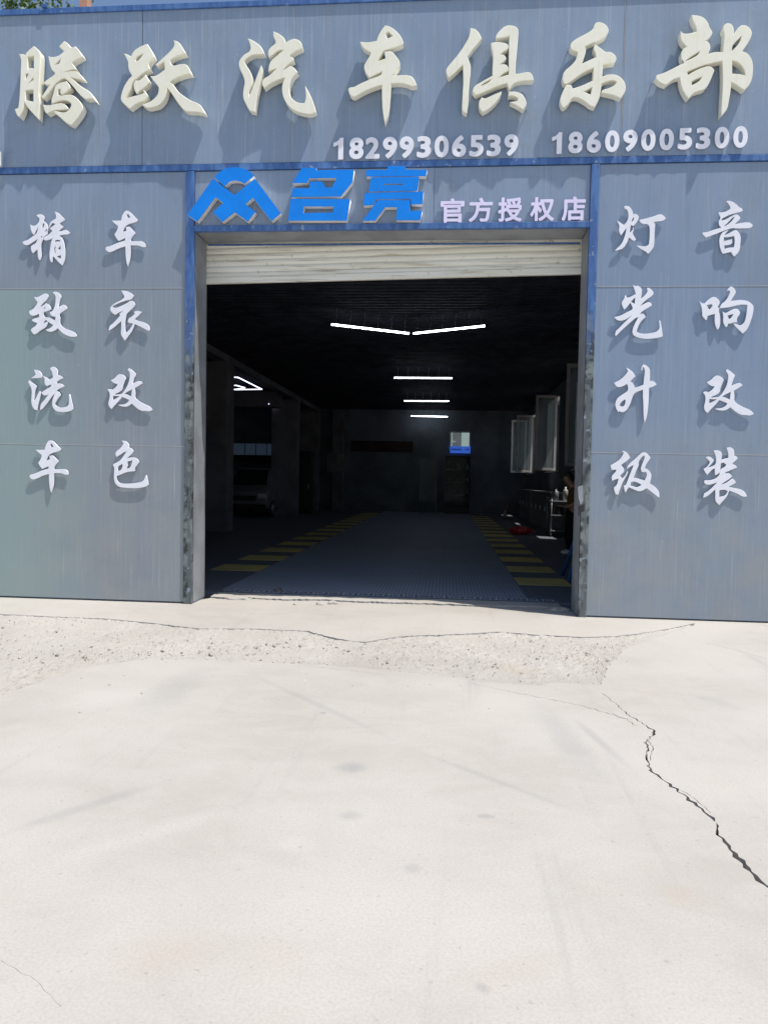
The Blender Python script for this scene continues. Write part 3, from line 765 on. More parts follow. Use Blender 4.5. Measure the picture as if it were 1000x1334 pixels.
glyph('leap', 145, 40, .14, .14,
  P('118,208 160,222 184,240 192,208 230,165 300,130 335,119 375,180 400,237 345,300 350,330 364,352 300,385 245,430 215,455 190,500 180,545 150,592 130,628 210,605 270,592 303,575 294,548 312,556 336,590 335,615 290,650 240,670 200,700 170,722 130,690 95,655 85,620 110,530 150,460 192,415 165,370 155,320 158,290 140,250'),
  P('225,272 245,230 300,210 270,255 235,284'),
  P('205,490 225,460 262,462 320,405 350,455 345,492 300,528 260,560 235,583 213,550'),
  P('580,85 625,100 662,150 692,206 620,225 560,258 546,270 556,310 575,325 630,310 690,305 722,340 743,397 690,402 610,430 565,455 546,482 580,500 620,565 680,610 740,650 800,670 840,700 877,772 800,750 700,750 655,718 605,650 565,585 520,530 512,590 485,650 442,692 395,707 340,717 310,705 285,685 360,660 410,620 437,580 442,520 420,495 390,460 362,418 400,425 450,395 496,360 493,310 490,285 432,325 410,312 460,270 530,205 572,160 588,125'))
glyph('steam', 300, 30, .13, .13,
  P('175,150 225,170 290,215 326,260 338,302 300,312 240,308 190,330 152,360 140,390 165,430 200,480 222,540 222,600 205,650 186,690 187,735 205,690 240,600 275,500 308,420 328,470 312,540 292,620 270,720 257,800 247,887 190,875 150,800 125,740 130,660 145,590 135,540 100,470 80,410 95,360 140,310 190,285 205,250 195,200'),
  P('430,80 480,100 540,145 553,190 600,165 645,152 690,170 722,215 718,250 660,272 605,312 590,328 628,345 638,367 590,400 550,440 522,472 560,450 600,425 640,445 674,490 622,540 597,600 587,680 602,735 640,780 690,800 740,800 760,750 748,625 775,670 820,760 845,840 855,890 800,912 720,900 640,873 570,818 525,732 514,640 530,580 550,542 480,562 400,602 338,650 312,605 330,555 390,525 462,453 430,462 380,482 385,420 410,370 460,330 530,267 480,268 430,310 385,342 375,290 395,245 455,200 455,180 430,130'))
CART = (P('205,207 280,215 360,198 375,150 410,90 440,55 475,62 530,95 585,155 612,215 604,232 540,256 470,275 425,290 405,330 370,388 440,362 432,300 500,292 530,330 575,385 578,437 530,490 500,522 580,520 660,518 705,545 734,612 690,626 630,597 560,590 495,595 490,680 480,800 470,880 438,972 420,890 410,780 408,607 330,632 250,664 180,706 150,722 110,700 95,650 110,632 150,630 200,600 300,555 400,520 410,485 340,515 290,542 255,490 238,435 270,380 300,335 305,305 255,280 225,250'), P('445,135 470,113 512,152 462,178'))
glyph('vehicle', 440, 25, .14, .14, *CART)
glyph('all', 570, 20, .14, .14,
  P('303,113 350,125 385,160 409,212 370,260 320,320 275,385 300,440 309,490 298,580 288,700 285,820 268,910 235,892 222,870 230,740 238,600 235,480 230,460 180,512 130,558 103,580 75,530 80,490 150,410 220,320 280,220 295,180'),
  P('495,255 540,245 600,250 635,258 660,280 655,310 610,335 580,360 620,365 637,400 620,420 575,455 625,450 655,475 655,515 610,535 570,575 658,548 661,450 661,300 665,190 620,200 560,210 538,207 545,175 600,115 640,90 690,90 735,105 752,140 745,230 735,350 725,450 722,545 780,535 850,522 880,550 892,602 830,602 760,608 700,632 665,692 643,627 560,652 470,692 400,722 353,738 323,700 340,655 400,620 470,580 508,560 510,450 515,360 500,300'),
  P('400,657 420,630 500,590 470,625'),
  P('410,760 440,775 500,745 595,705 585,750 530,820 470,872 418,898 384,860 380,800'),
  P('660,710 720,705 780,725 815,770 828,830 792,874 730,832 672,806 740,795 745,765 700,740 653,747'))
glyph('joy', 715, 15, .13, .13,
  P('455,120 490,100 540,110 585,145 599,195 570,248 500,287 430,312 360,347 370,395 350,460 328,520 400,485 470,455 465,410 440,370 460,325 510,360 565,405 610,400 655,425 678,467 658,510 600,517 540,532 535,600 530,650 600,625 680,632 740,675 768,735 764,800 716,866 660,837 590,822 522,808 530,785 600,765 660,735 676,700 650,685 590,690 525,720 515,800 500,880 458,953 420,946 350,890 270,850 225,865 200,920 148,962 125,945 104,885 130,810 170,732 220,732 237,770 330,740 435,690 440,620 445,560 350,602 260,662 188,718 150,722 128,670 145,600 230,530 270,480 285,402 230,385 208,350 220,310 280,265 370,220 440,175'),
  P('345,800 430,755 415,830'))
glyph('section', 845, 10, .15, .15,
  P('370,62 430,65 480,85 515,130 525,170 552,205 540,245 490,285 525,300 535,350 512,400 580,380 640,385 648,300 655,210 640,190 650,145 690,128 725,145 738,190 736,225 790,150 840,148 880,175 898,220 870,290 810,375 860,395 895,450 905,520 895,620 862,685 826,712 770,672 715,642 708,720 695,800 680,880 642,925 625,946 630,820 642,640 635,460 560,474 470,496 400,524 332,553 337,583 400,545 480,512 540,505 568,540 545,600 520,660 490,705 430,720 385,738 342,788 300,730 275,660 268,602 225,612 180,642 150,668 95,648 58,610 65,585 130,565 220,520 300,478 280,440 276,395 295,355 330,335 290,300 270,250 275,197 300,225 350,222 415,203 405,150 380,110'),
  P('310,465 350,430 440,375 425,410 360,445'), P('370,640 400,620 460,597 440,635 372,672'), P('722,330 745,300 800,245 790,300 720,375'), P('722,455 760,465 800,490 830,540 835,585 790,575 722,570'))

glyph('fine', 20, 270, .08, .08,
  P('340,130 385,105 440,115 472,155 470,185 455,215 495,245 530,300 528,360 518,400 525,430 470,462 455,500 440,540 415,590 415,700 425,790 405,860 380,850 362,780 360,680 330,700 285,745 265,720 248,655 260,620 330,585 365,510 300,550 240,590 205,612 150,610 115,575 130,548 200,530 280,470 350,420 374,310 340,370 300,445 270,410 245,340 245,275 290,303 335,287 378,242 394,190 385,165'),
  P('430,322 450,250 475,270 455,330'), P('475,387 510,345 520,370 490,395'), P('412,470 440,462 428,495'),
  P('640,65 700,85 740,130 805,190 790,210 725,250 720,265 785,310 740,345 700,390 780,375 830,360 890,410 860,435 760,440 715,460 765,500 795,590 808,700 805,850 765,945 700,890 640,820 613,790 602,835 605,880 585,895 560,850 552,760 570,620 590,520 622,492 560,520 490,538 457,522 472,474 540,445 600,380 565,350 570,330 640,280 650,265 600,250 565,300 540,345 558,255 600,210 650,190 665,150 655,105'),
  P('650,530 690,525 725,530 725,560 690,550 640,562'), P('735,610 735,690 690,665 720,640'), P('640,635 625,690 645,742 660,745 645,700 655,630'), P('670,797 740,775 740,835'))
glyph('exquisite', 28, 370, .08, .08,
  P('205,205 260,215 320,180 380,148 420,158 440,195 415,245 350,305 298,372 345,350 400,310 450,335 487,405 430,430 360,455 355,500 385,540 450,540 545,592 555,530 500,525 470,490 458,455 505,440 545,350 555,250 555,190 535,160 505,140 535,118 590,130 630,165 648,205 625,250 590,380 650,345 690,330 730,360 745,395 690,430 620,475 618,530 632,550 622,580 628,660 700,720 780,745 850,775 890,815 902,850 810,858 740,835 670,800 620,750 590,715 530,760 460,780 385,745 470,715 515,665 440,620 395,580 345,645 420,605 425,650 385,710 300,755 250,800 205,820 170,790 148,740 180,710 230,680 258,630 210,620 165,590 180,568 285,535 285,480 240,500 180,520 125,480 125,435 190,405 260,310 255,280 225,250'),
  P('355,405 380,370 390,385 370,405'))
glyph('wash', 28, 470, .08, .08,
  P('200,140 280,155 320,195 338,245 330,272 240,280 155,282 200,250 230,220 215,180'),
  P('105,345 125,318 160,345 240,405 235,440 215,500 205,600 195,660 230,620 270,530 298,490 313,515 300,590 275,680 260,750 255,805 205,790 175,740 155,670 165,560 165,470 140,400'),
  P('465,125 490,95 540,98 592,150 580,225 630,240 680,280 620,305 575,335 570,370 640,365 700,408 640,440 580,470 570,490 610,505 638,555 600,600 560,660 540,705 580,745 650,765 740,745 770,710 775,620 768,545 785,540 805,610 825,700 845,780 800,815 700,835 570,825 530,790 495,730 500,640 530,560 545,525 500,570 450,640 400,710 340,780 300,800 305,730 320,690 370,640 440,540 380,570 340,545 322,516 400,460 470,425 485,395 470,385 410,408 380,380 370,320 375,290 348,243 400,265 450,305 510,275 508,220 490,165'))
CART2 = (P('228,258 300,265 378,258 390,190 430,120 470,105 520,125 580,190 640,245 630,275 560,295 490,315 440,350 400,435 460,415 450,360 510,350 555,400 605,450 560,495 530,540 530,578 620,578 710,575 750,605 773,660 720,672 650,640 530,640 525,760 520,850 485,970 460,900 448,790 445,655 350,680 250,730 180,750 130,710 130,680 150,662 200,655 300,610 440,565 440,528 390,550 335,572 300,530 270,475 300,430 330,370 325,340 280,310'), P('465,165 490,158 525,210 480,225'))
glyph('car_low', 28, 565, .08, .08, *CART2)
glyph('car_high', 126.7, 264.9, .0822, .0848, *CART2)
glyph('coat', 130, 370, .08, .08,
  P('345,103 430,108 500,138 552,180 515,245 440,260 330,295 220,345 200,362 240,392 310,370 420,320 510,262 555,285 575,330 550,370 480,440 435,480 425,530 410,600 410,700 415,795 470,755 510,700 540,640 480,630 450,615 470,550 520,530 570,480 555,450 600,430 680,450 650,490 560,570 640,600 740,625 800,675 815,730 800,765 740,735 660,690 565,650 555,690 520,770 450,860 410,915 370,870 338,810 350,690 345,600 290,650 220,710 150,755 140,730 165,670 195,655 260,590 330,510 315,485 380,430 310,460 250,500 200,470 165,410 180,360 240,310 330,270 400,215 395,185'))
CHANGE = (P('175,315 240,285 290,225 330,210 390,230 425,275 400,340 375,410 365,470 310,510 250,535 240,550 330,545 370,530 430,440 470,350 490,250 485,180 450,145 475,118 520,145 585,205 555,290 530,375 600,335 660,325 695,360 640,400 570,440 578,530 570,600 640,660 740,710 800,735 860,795 800,825 740,812 680,815 600,770 520,695 460,740 400,748 330,735 290,715 400,710 460,670 475,635 420,610 360,585 310,650 230,735 190,785 150,745 135,690 160,600 160,520 125,470 145,455 190,460 205,470 270,420 290,375 240,370'), P('215,570 325,575 215,640'), P('400,535 430,510 525,460 515,530 510,580 440,545'))
glyph('change_left', 130, 470, .08, .08, *CHANGE)
glyph('change_right', 904.2, 470.9, .0905, .0855, *CHANGE)
glyph('colour', 135, 565, .07, .07,
  P('335,130 390,130 440,160 475,210 465,255 520,275 555,320 530,370 470,420 430,455 500,440 580,440 635,475 660,520 620,580 575,640 590,685 560,700 460,705 380,730 290,770 245,785 240,840 265,900 340,930 460,930 600,920 720,890 755,850 780,775 800,770 815,850 840,945 780,985 660,1010 530,1015 380,1005 280,990 215,930 190,850 190,740 200,630 170,590 180,560 260,530 330,470 390,380 425,330 370,345 300,395 240,428 215,380 235,325 290,290 350,220 368,175'),
  P('262,690 265,610 340,562 358,590 325,670 290,690'), P('415,650 455,590 440,520 540,490 520,560 485,640'))
glyph('lamp', 795, 260, .08, .08,
  P('225,105 270,95 320,120 365,190 360,240 400,222 450,250 463,290 440,345 400,400 365,425 340,405 325,430 320,480 310,540 360,490 378,440 370,510 355,545 415,640 405,662 370,665 300,610 280,680 215,785 140,815 75,828 80,810 180,720 230,600 255,500 260,455 225,510 170,580 150,540 135,480 150,440 110,340 150,365 220,410 270,350 295,270 285,180 255,145 225,140'),
  P('337,348 360,300 383,275 380,320 355,355'),
  P('468,325 550,310 700,270 800,230 860,250 902,298 860,340 760,350 700,362 730,395 720,490 715,600 712,740 685,800 615,880 575,840 480,790 420,740 500,755 570,760 620,735 630,680 640,540 635,415 580,385 550,398 490,370'))
glyph('light', 792, 365, .08, .08,
  P('400,75 440,95 485,85 545,130 550,190 530,300 590,250 645,185 630,125 670,120 740,190 730,240 640,300 560,370 520,420 570,390 650,350 700,370 712,405 650,445 560,500 515,548 570,540 612,595 550,650 500,720 460,830 500,860 600,875 760,850 820,810 840,760 828,655 848,655 868,760 890,910 840,930 700,950 560,950 430,910 390,860 400,780 440,690 490,600 450,610 400,650 300,740 200,830 130,905 110,890 125,820 160,795 260,690 390,565 300,630 220,660 150,650 95,600 200,575 300,520 395,475 400,440 360,360 320,420 265,475 235,430 215,355 260,300 280,240 310,285 360,270 450,220 430,150'),
  P('368,348 440,275 435,380 397,368'))
glyph('rise', 790, 470, .08, .08,
  P('315,110 380,140 435,190 468,250 430,285 385,335 420,355 450,400 458,440 530,415 600,385 605,300 625,170 610,110 585,95 580,150 560,150 568,90 600,58 650,75 695,120 708,170 700,330 760,325 815,380 780,410 690,440 688,560 675,750 660,880 620,1010 600,900 598,700 588,560 590,470 500,500 440,535 410,620 380,710 330,800 270,840 205,820 190,835 145,760 138,690 170,610 250,550 345,490 350,430 335,375 260,415 190,430 150,405 120,355 200,320 280,260 350,165'),
  P('215,700 250,660 300,625 310,650 290,730 250,748 215,730'))
glyph('grade', 787, 580, .08, .08,
  P('285,90 330,95 390,140 418,205 370,250 300,300 275,325 320,380 325,430 255,495 295,545 340,490 375,425 388,430 360,500 300,600 260,700 225,805 185,800 160,740 155,685 205,650 230,545 180,555 125,580 115,500 170,450 200,400 115,400 100,325 170,290 250,235 300,160 315,120'),
  P('640,112 690,125 750,200 730,240 680,310 660,370 720,400 770,480 755,550 740,620 830,680 890,750 900,850 870,840 790,775 690,700 630,735 565,755 480,720 400,685 385,700 345,775 325,730 318,650 335,660 355,640 400,510 475,325 420,345 370,385 372,350 420,290 500,225 600,130'),
  P('555,270 600,200 645,160 660,195 625,280 590,375 608,438 680,435 695,480 660,575 600,560 520,530 475,535 520,410 560,330'), P('425,655 435,600 490,588 550,610 605,645 560,675 520,685 470,670'))
glyph('sound', 905, 255, .08, .08,
  P('510,85 550,75 620,95 680,140 720,185 765,200 780,240 720,262 640,280 550,310 470,350 435,370 432,400 500,385 590,330 665,298 710,310 740,360 700,410 645,460 720,445 860,425 915,445 942,480 910,520 800,525 680,525 600,520 520,548 430,580 320,625 180,675 120,615 130,595 200,590 300,550 425,515 390,470 385,410 420,355 400,310 380,265 450,270 540,235 580,200 560,140'),
  P('460,500 540,430 610,350 645,330 610,400 530,470'),
  P('470,580 545,555 490,620 482,640 560,605 640,555 690,560 745,640 742,760 730,870 700,930 640,985 610,950 590,910 520,925 455,940 425,890 400,800 395,690 430,610'),
  P('470,670 550,668 640,650 650,740 635,835 560,840 480,862 475,805 580,790 610,760 600,705 540,720 470,735'))
glyph('echo', 905, 365, .08, .08,
  P('78,345 125,380 160,375 220,310 280,270 340,272 390,320 408,360 388,400 365,435 395,450 385,490 410,580 410,740 375,800 355,790 320,690 325,545 260,560 205,580 195,640 175,645 115,575 120,540 110,440'),
  P('190,400 270,385 290,410 240,475 225,470'),
  P('515,175 545,130 585,98 640,125 670,190 630,260 580,335 640,330 740,318 840,330 900,360 958,420 945,540 915,640 880,740 840,810 780,865 720,810 640,730 625,695 700,725 750,735 800,690 820,640 840,540 855,400 780,390 680,405 560,435 460,450 404,450 415,415 445,372 460,365 520,310 575,185 550,160'),
  P('450,510 500,535 560,500 640,460 700,465 738,520 725,560 680,620 690,680 622,685 600,700 540,705 530,745 510,760 480,730 455,660 465,590'),
  P('530,575 570,560 625,548 600,600 555,635'))
glyph('outfit', 908, 578, .08, .08,
  P('135,220 200,205 275,265 250,310 172,388 240,372 300,338 310,240 290,160 262,110 320,105 380,120 405,170 390,265 460,240 505,230 505,140 475,65 540,55 590,85 602,140 600,195 640,205 658,240 620,280 570,320 585,340 625,350 648,390 600,405 520,440 455,470 460,490 510,475 550,505 568,530 530,570 450,620 380,670 460,645 540,590 580,570 615,600 628,635 580,665 510,700 600,720 720,745 780,790 812,860 740,865 660,815 530,765 515,775 490,850 420,930 360,1000 320,965 290,920 295,820 292,745 230,800 160,860 95,880 110,810 160,790 240,720 325,630 240,660 170,672 120,650 110,620 120,595 200,600 300,570 360,510 365,470 300,515 285,490 285,400 240,420 165,505 125,460 100,405 147,393 200,320 205,290 180,260'),
  P('385,320 430,305 470,340 455,375 395,405 385,430 372,430'), P('355,870 360,760 440,745 495,770 470,830 430,855'))
glyph('emblem', 240, 210, .135, .135,
  P('290,153 330,105 400,65 490,52 580,70 640,100 673,138 580,213 540,190 490,183 440,190 390,237'),
  P('275,165 485,325 680,165 930,500 840,575 660,350 590,410 685,490 610,580 485,490 365,585 275,490 375,400 300,345 125,580 30,515'))
glyph('name', 370, 210, .1, .1,
  P('230,82 415,82 420,112 910,105 888,268 740,455 90,462 110,350 340,345 325,300 345,262 500,262 540,340 620,340 685,213 325,218 298,278 105,280 165,180'),
  P('85,485 860,490 815,770 50,770'), P('260,585 645,585 635,665 245,672'))
glyph('bright', 465, 210, .1, .1,
  P('120,110 395,108 400,60 630,60 635,105 910,110 895,190 120,195'),
  P('180,208 810,200 785,380 150,392'), P('345,290 605,288 600,305 345,308'),
  P('100,410 865,390 850,555 700,560 700,488 250,490 205,570 80,570'),
  P('270,503 688,503 690,645 848,640 820,765 505,765 520,595 365,595 235,770 70,770'))

def chaikin(pts, corner=58):
    out = []; n = len(pts)
    for i in range(n):
        a, b, c = Vector(pts[i - 1]), Vector(pts[i]), Vector(pts[(i + 1) % n])
        d1, d2 = b - a, c - b
        if d1.length < 1e-6 or d2.length < 1e-6: continue
        ang = math.degrees(d1.angle(d2))
        if ang > corner: out.append(b)
        else: out += [b - d1 * 0.25, b + d2 * 0.25]
    return out
def curve_mesh(polys, y_back, depth, bevel=0.0, smooth=True, res=1):
    '''polys: lists of (x, z); an upright plate from y_back to y_back - depth'''
    cu = bpy.data.curves.new('outline', 'CURVE'); cu.dimensions = '2D'; cu.fill_mode = 'BOTH'
    for p in polys:
        q = chaikin(p) if smooth else [Vector(a) for a in p]
        sp = cu.splines.new('POLY'); sp.points.add(len(q) - 1)
        for k, a in enumerate(q): sp.points[k].co = (a[0], a[1], 0, 1)
        sp.use_cyclic_u = True
    cu.extrude = depth / 2 - bevel; cu.bevel_depth = bevel; cu.bevel_resolution = res; cu.offset = -bevel
    return curve_to_mesh(cu, y_back, depth)
def curve_to_mesh(cu, y_back, depth):
    ob = bpy.data.objects.new('tmp', cu); scene.collection.objects.link(ob)
    dg = bpy.context.evaluated_depsgraph_get(); dg.update()
    me = bpy.data.meshes.new_from_object(ob.evaluated_get(dg))
    bpy.data.objects.remove(ob); bpy.data.curves.remove(cu)
    me.materials.clear()
    me.transform(Matrix(((1, 0, 0, 0), (0, 0, -1, y_back - depth / 2), (0, 1, 0, 0), (0, 0, 0, 1))))
    return me
def outline(key, y):
    x0, y0, sx, sy, polys = G[key]
    return [[fac(x0 + u * sx, y0 + v * sy, y) for u, v in p] for p in polys]
def centre(polys):
    xs = [p[0] for q in polys for p in q]; zs = [p[1] for q in polys for p in q]
    return ((min(xs) + max(xs)) / 2, (min(zs) + max(zs)) / 2)

GB = 'big cream characters along the top sign'
BIG = [('soar', 'leftmost big cream raised character of the top sign, dense and many-stroked'),
       ('leap', 'big cream raised character, second from left, with a long sweeping right leg'),
       ('steam', 'big cream raised character, third from left, with a hooked tail curling up at right'),
       ('vehicle', 'big cream raised character in the middle of the sign ending in a long downward spike'),
       ('all', 'big cream raised character of a slanted left stroke, ladder-like right half and two feet'),
       ('joy', 'big cream raised character, second from right, with a zigzag top and three feet'),
       ('section', 'rightmost and largest big cream raised character, long spike under its right half')]
BD, BG_ = 0.098, 0.032
for i, (k, lab) in enumerate(BIG):
    ps = outline(k, -(BD + BG_)); cx, cz = centre(ps)
    me = curve_mesh(ps, -BG_ - .004, BD, 0.005, True, 0); me.shade_flat()
    o = link_mesh('sign_character', me, M['cream'], origin=(cx, 0, cz)); tag(o, lab, 'sign letter', GB)
    # fixing pins into the sheet
    rnd = random.Random(i); pts = [p for p in ps[0]] + ([p for p in ps[-1]] if len(ps[-1]) > 9 else [])
    for k2 in range(5):
        p = pts[int((k2 + rnd.random()) * len(pts) / 5) % len(pts)]; d = Vector((p[0] - cx, p[1] - cz)).normalized() * 0.012
        q = B(); q.tube([(p[0] + d.x, -0.055, p[1] + d.y), (p[0] + d.x, 0.0, p[1] + d.y)], 0.006, 6); q.build('pin', M['steel'], o)

GS = 'small white service characters beside the door'
SMALL = [('fine', 'dense white character at the top of the far left column'),
         ('exquisite', 'white character second from top in the far left column, with a long right tail'),
         ('wash', 'white character with an upturned hook, third from top in the far left column'),
         ('car_low', 'white spike-stemmed character at the bottom of the far left column'),
         ('car_high', 'white spike-stemmed character at the top of the column left of the doorway'),
         ('coat', 'white character second from top in the column just left of the doorway'),
         ('change_left', 'white character third from top in the column left of the doorway'),
         ('colour', 'white character with a wide upturned base, lowest in the column left of the doorway'),
         ('lamp', 'white two-part character at the top of the column right of the doorway'),
         ('light', 'white radiating character with an upturned base, second from top right of doorway'),
         ('rise', 'white looped character with a long downward spike, third from top right of the doorway'),
         ('grade', 'white many-stroked character at the bottom of the column right of the doorway'),
         ('sound', 'white character with a boxed lower half at the top of the far right column'),
         ('echo', 'white character of nested boxes, second from top in the far right column'),
         ('change_right', 'white character third from top in the far right column'),
         ('outfit', 'white many-stroked character at the bottom of the far right column')]
for k, lab in SMALL:
    ps = outline(k, -0.030); cx, cz = centre(ps)
    me = curve_mesh(ps, -0.015, 0.015, 0.0015, True, 0)
    o = link_mesh('service_character', me, M['white'], origin=(cx, 0, cz)); tag(o, lab, 'sign letter', GS)
    for k2 in range(3):
        p = ps[0][k2 * len(ps[0]) // 3]; p = (p[0] * .85 + cx * .15, p[1] * .85 + cz * .15)
        q = B(); q.tube([(p[0], -0.016, p[1]), (p[0], 0.003, p[1])], 0.005, 6); q.build('pin', M['steel'], o)

for k, nm, lab in (('emblem', 'company_emblem', 'blue arched double-peak emblem with white sides, left over the door'),
                   ('name', 'company_character', 'blue blocky character right next to the blue emblem'),
                   ('bright', 'company_character', 'blue blocky character with two legs, right of the other blue character')):
    ps = outline(k, -0.095); cx, cz = centre(ps)
    root = empty(nm, (cx, 0, cz), lab, 'emblem' if k == 'emblem' else 'sign letter', None if k == 'emblem' else 'blue company characters over the door')
    link_mesh('letter_side', curve_mesh(ps, -0.007, 0.081, 0, False), M['side'], root)
    link_mesh('letter_face', curve_mesh(ps, -0.089, 0.006, 0.0, False), M['blue'], root)
    pts = ps[-1]
    for k2 in range(4):
        p = pts[k2 * len(pts) // 4]; p = (p[0] * .8 + cx * .2, p[1] * .9 + cz * .1)
    b = B()
    zlo = min(p[1] for p in ps[-1]) + .05
    for fx in (-.35, 0, .35):
        x = cx + fx * (max(p[0] for p in ps[1]) - min(p[0] for p in ps[1])); b.tube([(x, -0.009, cz), (x, 0.004, cz)], 0.008, 6)
    b.build('standoff_pin', M['steel'], root)

def contours(F):
    """closed outlines of the zero level of a 2-D grid (marching squares), as (col, row) points"""
    H, W = F.shape; seg = {}
    S = F > 0
    def ex(a, b, r, c, kind):
        t = a / (a - b)
        return (c + t, r) if kind == 'h' else (c, r + t)
    for r in range(H - 1):
        row = S[r, :-1].astype(int) + S[r, 1:] * 2 + S[r + 1, 1:] * 4 + S[r + 1, :-1] * 8
        for c in np.nonzero((row > 0) & (row < 15))[0]:
            k = row[c]; e = {'t': ('h', r, c), 'r': ('v', r, c + 1), 'b': ('h', r + 1, c), 'l': ('v', r, c)}
            for a, b_ in {1: ['lt'], 2: ['tr'], 3: ['lr'], 4: ['rb'], 5: ['lb', 'rt'], 6: ['tb'], 7: ['lb'], 8: ['bl'], 9: ['bt'], 10: ['tl', 'br'], 11: ['br'], 12: ['rl'], 13: ['rt'], 14: ['tl']}[int(k)]:
                seg.setdefault(e[a], []).append(e[b_]); seg.setdefault(e[b_], []).append(e[a])
    out, seen = [], set()
    for st in list(seg):
        if st in seen: continue
        loop, cur, prev = [], st, None
        while cur not in seen:
            seen.add(cur); loop.append(cur)
            nx_ = [q for q in seg[cur] if q != prev and q not in seen]
            prev = cur
            if not nx_: break
            cur = nx_[0]
        pts = []
        for kind, r, c in loop:
            pts.append(ex(F[r, c], F[r, c + 1], r, c, 'h') if kind == 'h' else ex(F[r, c], F[r + 1, c], r, c, 'v'))
        if len(pts) > 6: out.append(pts)
    return out
def simplify(pts, eps):
    def rec(a):
        if len(a) < 3: return a
        p, q = np.array(a[0]), np.array(a[-1]); d = q - p; L = np.hypot(*d) or 1e-9
        w = np.array(a) - p; dist = np.abs(d[0] * w[:, 1] - d[1] * w[:, 0]) / L if L > 1e-6 else np.hypot(w[:, 0], w[:, 1])
        i = int(dist.argmax())
        return [a[0], a[-1]] if dist[i] < eps else rec(a[:i + 1])[:-1] + rec(a[i:])
    k = len(pts) // 2
    return rec(pts[:k + 1])[:-1] + rec(pts[k:] + pts[:1])[:-1]
TXT = {('1', 0.036): [[(.27, 0), (.44, 0), (.44, .73), (.33, .73), (.29, .66), (.21, .60), (.11, .565), (.11, .44), (.20, .465), (.27, .51)]]}
def bold_outline(ch, bold, res=150):
    """outline of a printed character from the built-in font, thickened by bold (em)"""
    if (ch, bold) in TXT: return TXT[(ch, bold)]
    cu = bpy.data.curves.new('t', 'FONT'); cu.body = ch; cu.size = 1.0; cu.fill_mode = 'BOTH'; cu.resolution_u = 6
    ob = bpy.data.objects.new('tmp', cu); scene.collection.objects.link(ob)
    dg = bpy.context.evaluated_depsgraph_get(); dg.update()
    me = bpy.data.meshes.new_from_object(ob.evaluated_get(dg)); bpy.data.objects.remove(ob); bpy.data.curves.remove(cu)
    me.calc_loop_triangles()
    v = np.array([q.co[:2] for q in me.vertices]); tris = [t.vertices[:] for t in me.loop_triangles]; bpy.data.meshes.remove(me)
    pad = 0.12; lo = v.min(0) - pad; hi = v.max(0) + pad
    W, H = int((hi[0] - lo[0]) * res), int((hi[1] - lo[1]) * res)
    X, Y = np.meshgrid(lo[0] + (np.arange(W) + .5) / res, lo[1] + (np.arange(H) + .5) / res)
    ins = np.zeros((H, W), bool)
    for t in tris:
        a, b_, c = v[list(t)]
        d1 = (b_[0] - a[0]) * (Y - a[1]) - (b_[1] - a[1]) * (X - a[0]); d2 = (c[0] - b_[0]) * (Y - b_[1]) - (c[1] - b_[1]) * (X - b_[0]); d3 = (a[0] - c[0]) * (Y - c[1]) - (a[1] - c[1]) * (X - c[0])
        ins |= ((d1 >= 0) & (d2 >= 0) & (d3 >= 0)) | ((d1 <= 0) & (d2 <= 0) & (d3 <= 0))
    # distance outside the glyph by brute-force shifts within the boldening radius
    R_ = int(bold * res) + 4; D = np.full((H, W), float(R_ + 1))
    for dy in range(-R_, R_ + 1):
        for dx in range(-R_, R_ + 1):
            d = math.hypot(dx, dy)
            if d > R_: continue
            sh_ = np.roll(np.roll(ins, dy, 0), dx, 1)
            D = np.where(sh_ & (D > d), d, D)
    F = bold * res + 0.5 - D
    k = np.array([1, 2, 1]) / 4.0
    for _ in range(2):
        F = np.apply_along_axis(lambda m: np.convolve(m, k, 'same'), 0, F); F = np.apply_along_axis(lambda m: np.convolve(m, k, 'same'), 1, F)
    F[0] = F[-1] = -1; F[:, 0] = F[:, -1] = -1
    polys = [simplify(p, 0.35) for p in contours(F)]
    polys = [[(x / res, y / res) for x, y in p] for p in polys if len(p) >= 3]
    TXT[(ch, bold)] = polys; return polys
def text_mesh(ch, u, v, h_px, y, depth, bold, w_px=None):
    """one printed character, centred on a photo point"""
    ps = bold_outline(ch, bold); a = np.array([q for p in ps for q in p]); lo, hi = a.min(0), a.max(0); mid = (lo + hi) / 2
    zt, zb_ = fac(u, v - h_px / 2, y)[1], fac(u, v + h_px / 2, y)[1]; sc = (zt - zb_) / (hi[1] - lo[1])
    sx = (fac(u + w_px / 2, v, y)[0] - fac(u - w_px / 2, v, y)[0]) / (hi[0] - lo[0]) if w_px else sc
    x, z = fac(u, v, y)
    ps = [[(x + (q[0] - mid[0]) * sx, z + (q[1] - mid[1]) * sc) for q in p] for p in ps]
    return curve_mesh(ps, y + depth, depth, 0.001, False, 0), (x, 0, z)
ORDN = ['first', 'second', 'third', 'fourth', 'fifth', 'sixth', 'seventh', 'eighth', 'ninth', 'tenth', 'last']
for num, reg, xs, (va, vb), side in (
        ('18299306539', (425, 165, .26), (60, 150, 231, 318, 402, 488, 577, 664, 751, 838, 926), (108, 90), 'left'),
        ('18609005300', (710, 155, .275), (55, 143, 230, 317, 403, 488, 575, 662, 748, 837, 925), (112, 83), 'right')):
    for i, ch in enumerate(num):
        u = reg[0] + xs[i] * reg[2]; v = reg[1] + (va + (vb - va) * i / 10) * reg[2]
        me, org = text_mesh(ch, u, v, 28.0, -0.042, 0.014, 0.036, 13.0 if ch == '1' else 18.6)
        o = link_mesh('phone_digit', me, M['white'], origin=org)
        tag(o, 'white digit %s, %s from left in the %s phone number' % (ch, ORDN[i] if i < 10 else 'last', side), 'digit', 'digits of the two phone numbers')
        q = B(); q.tube([(org[0], -0.03, org[2] + .1), (org[0], -0.012, org[2] + .1)], 0.005, 6); q.build('pin', M['steel'], o)
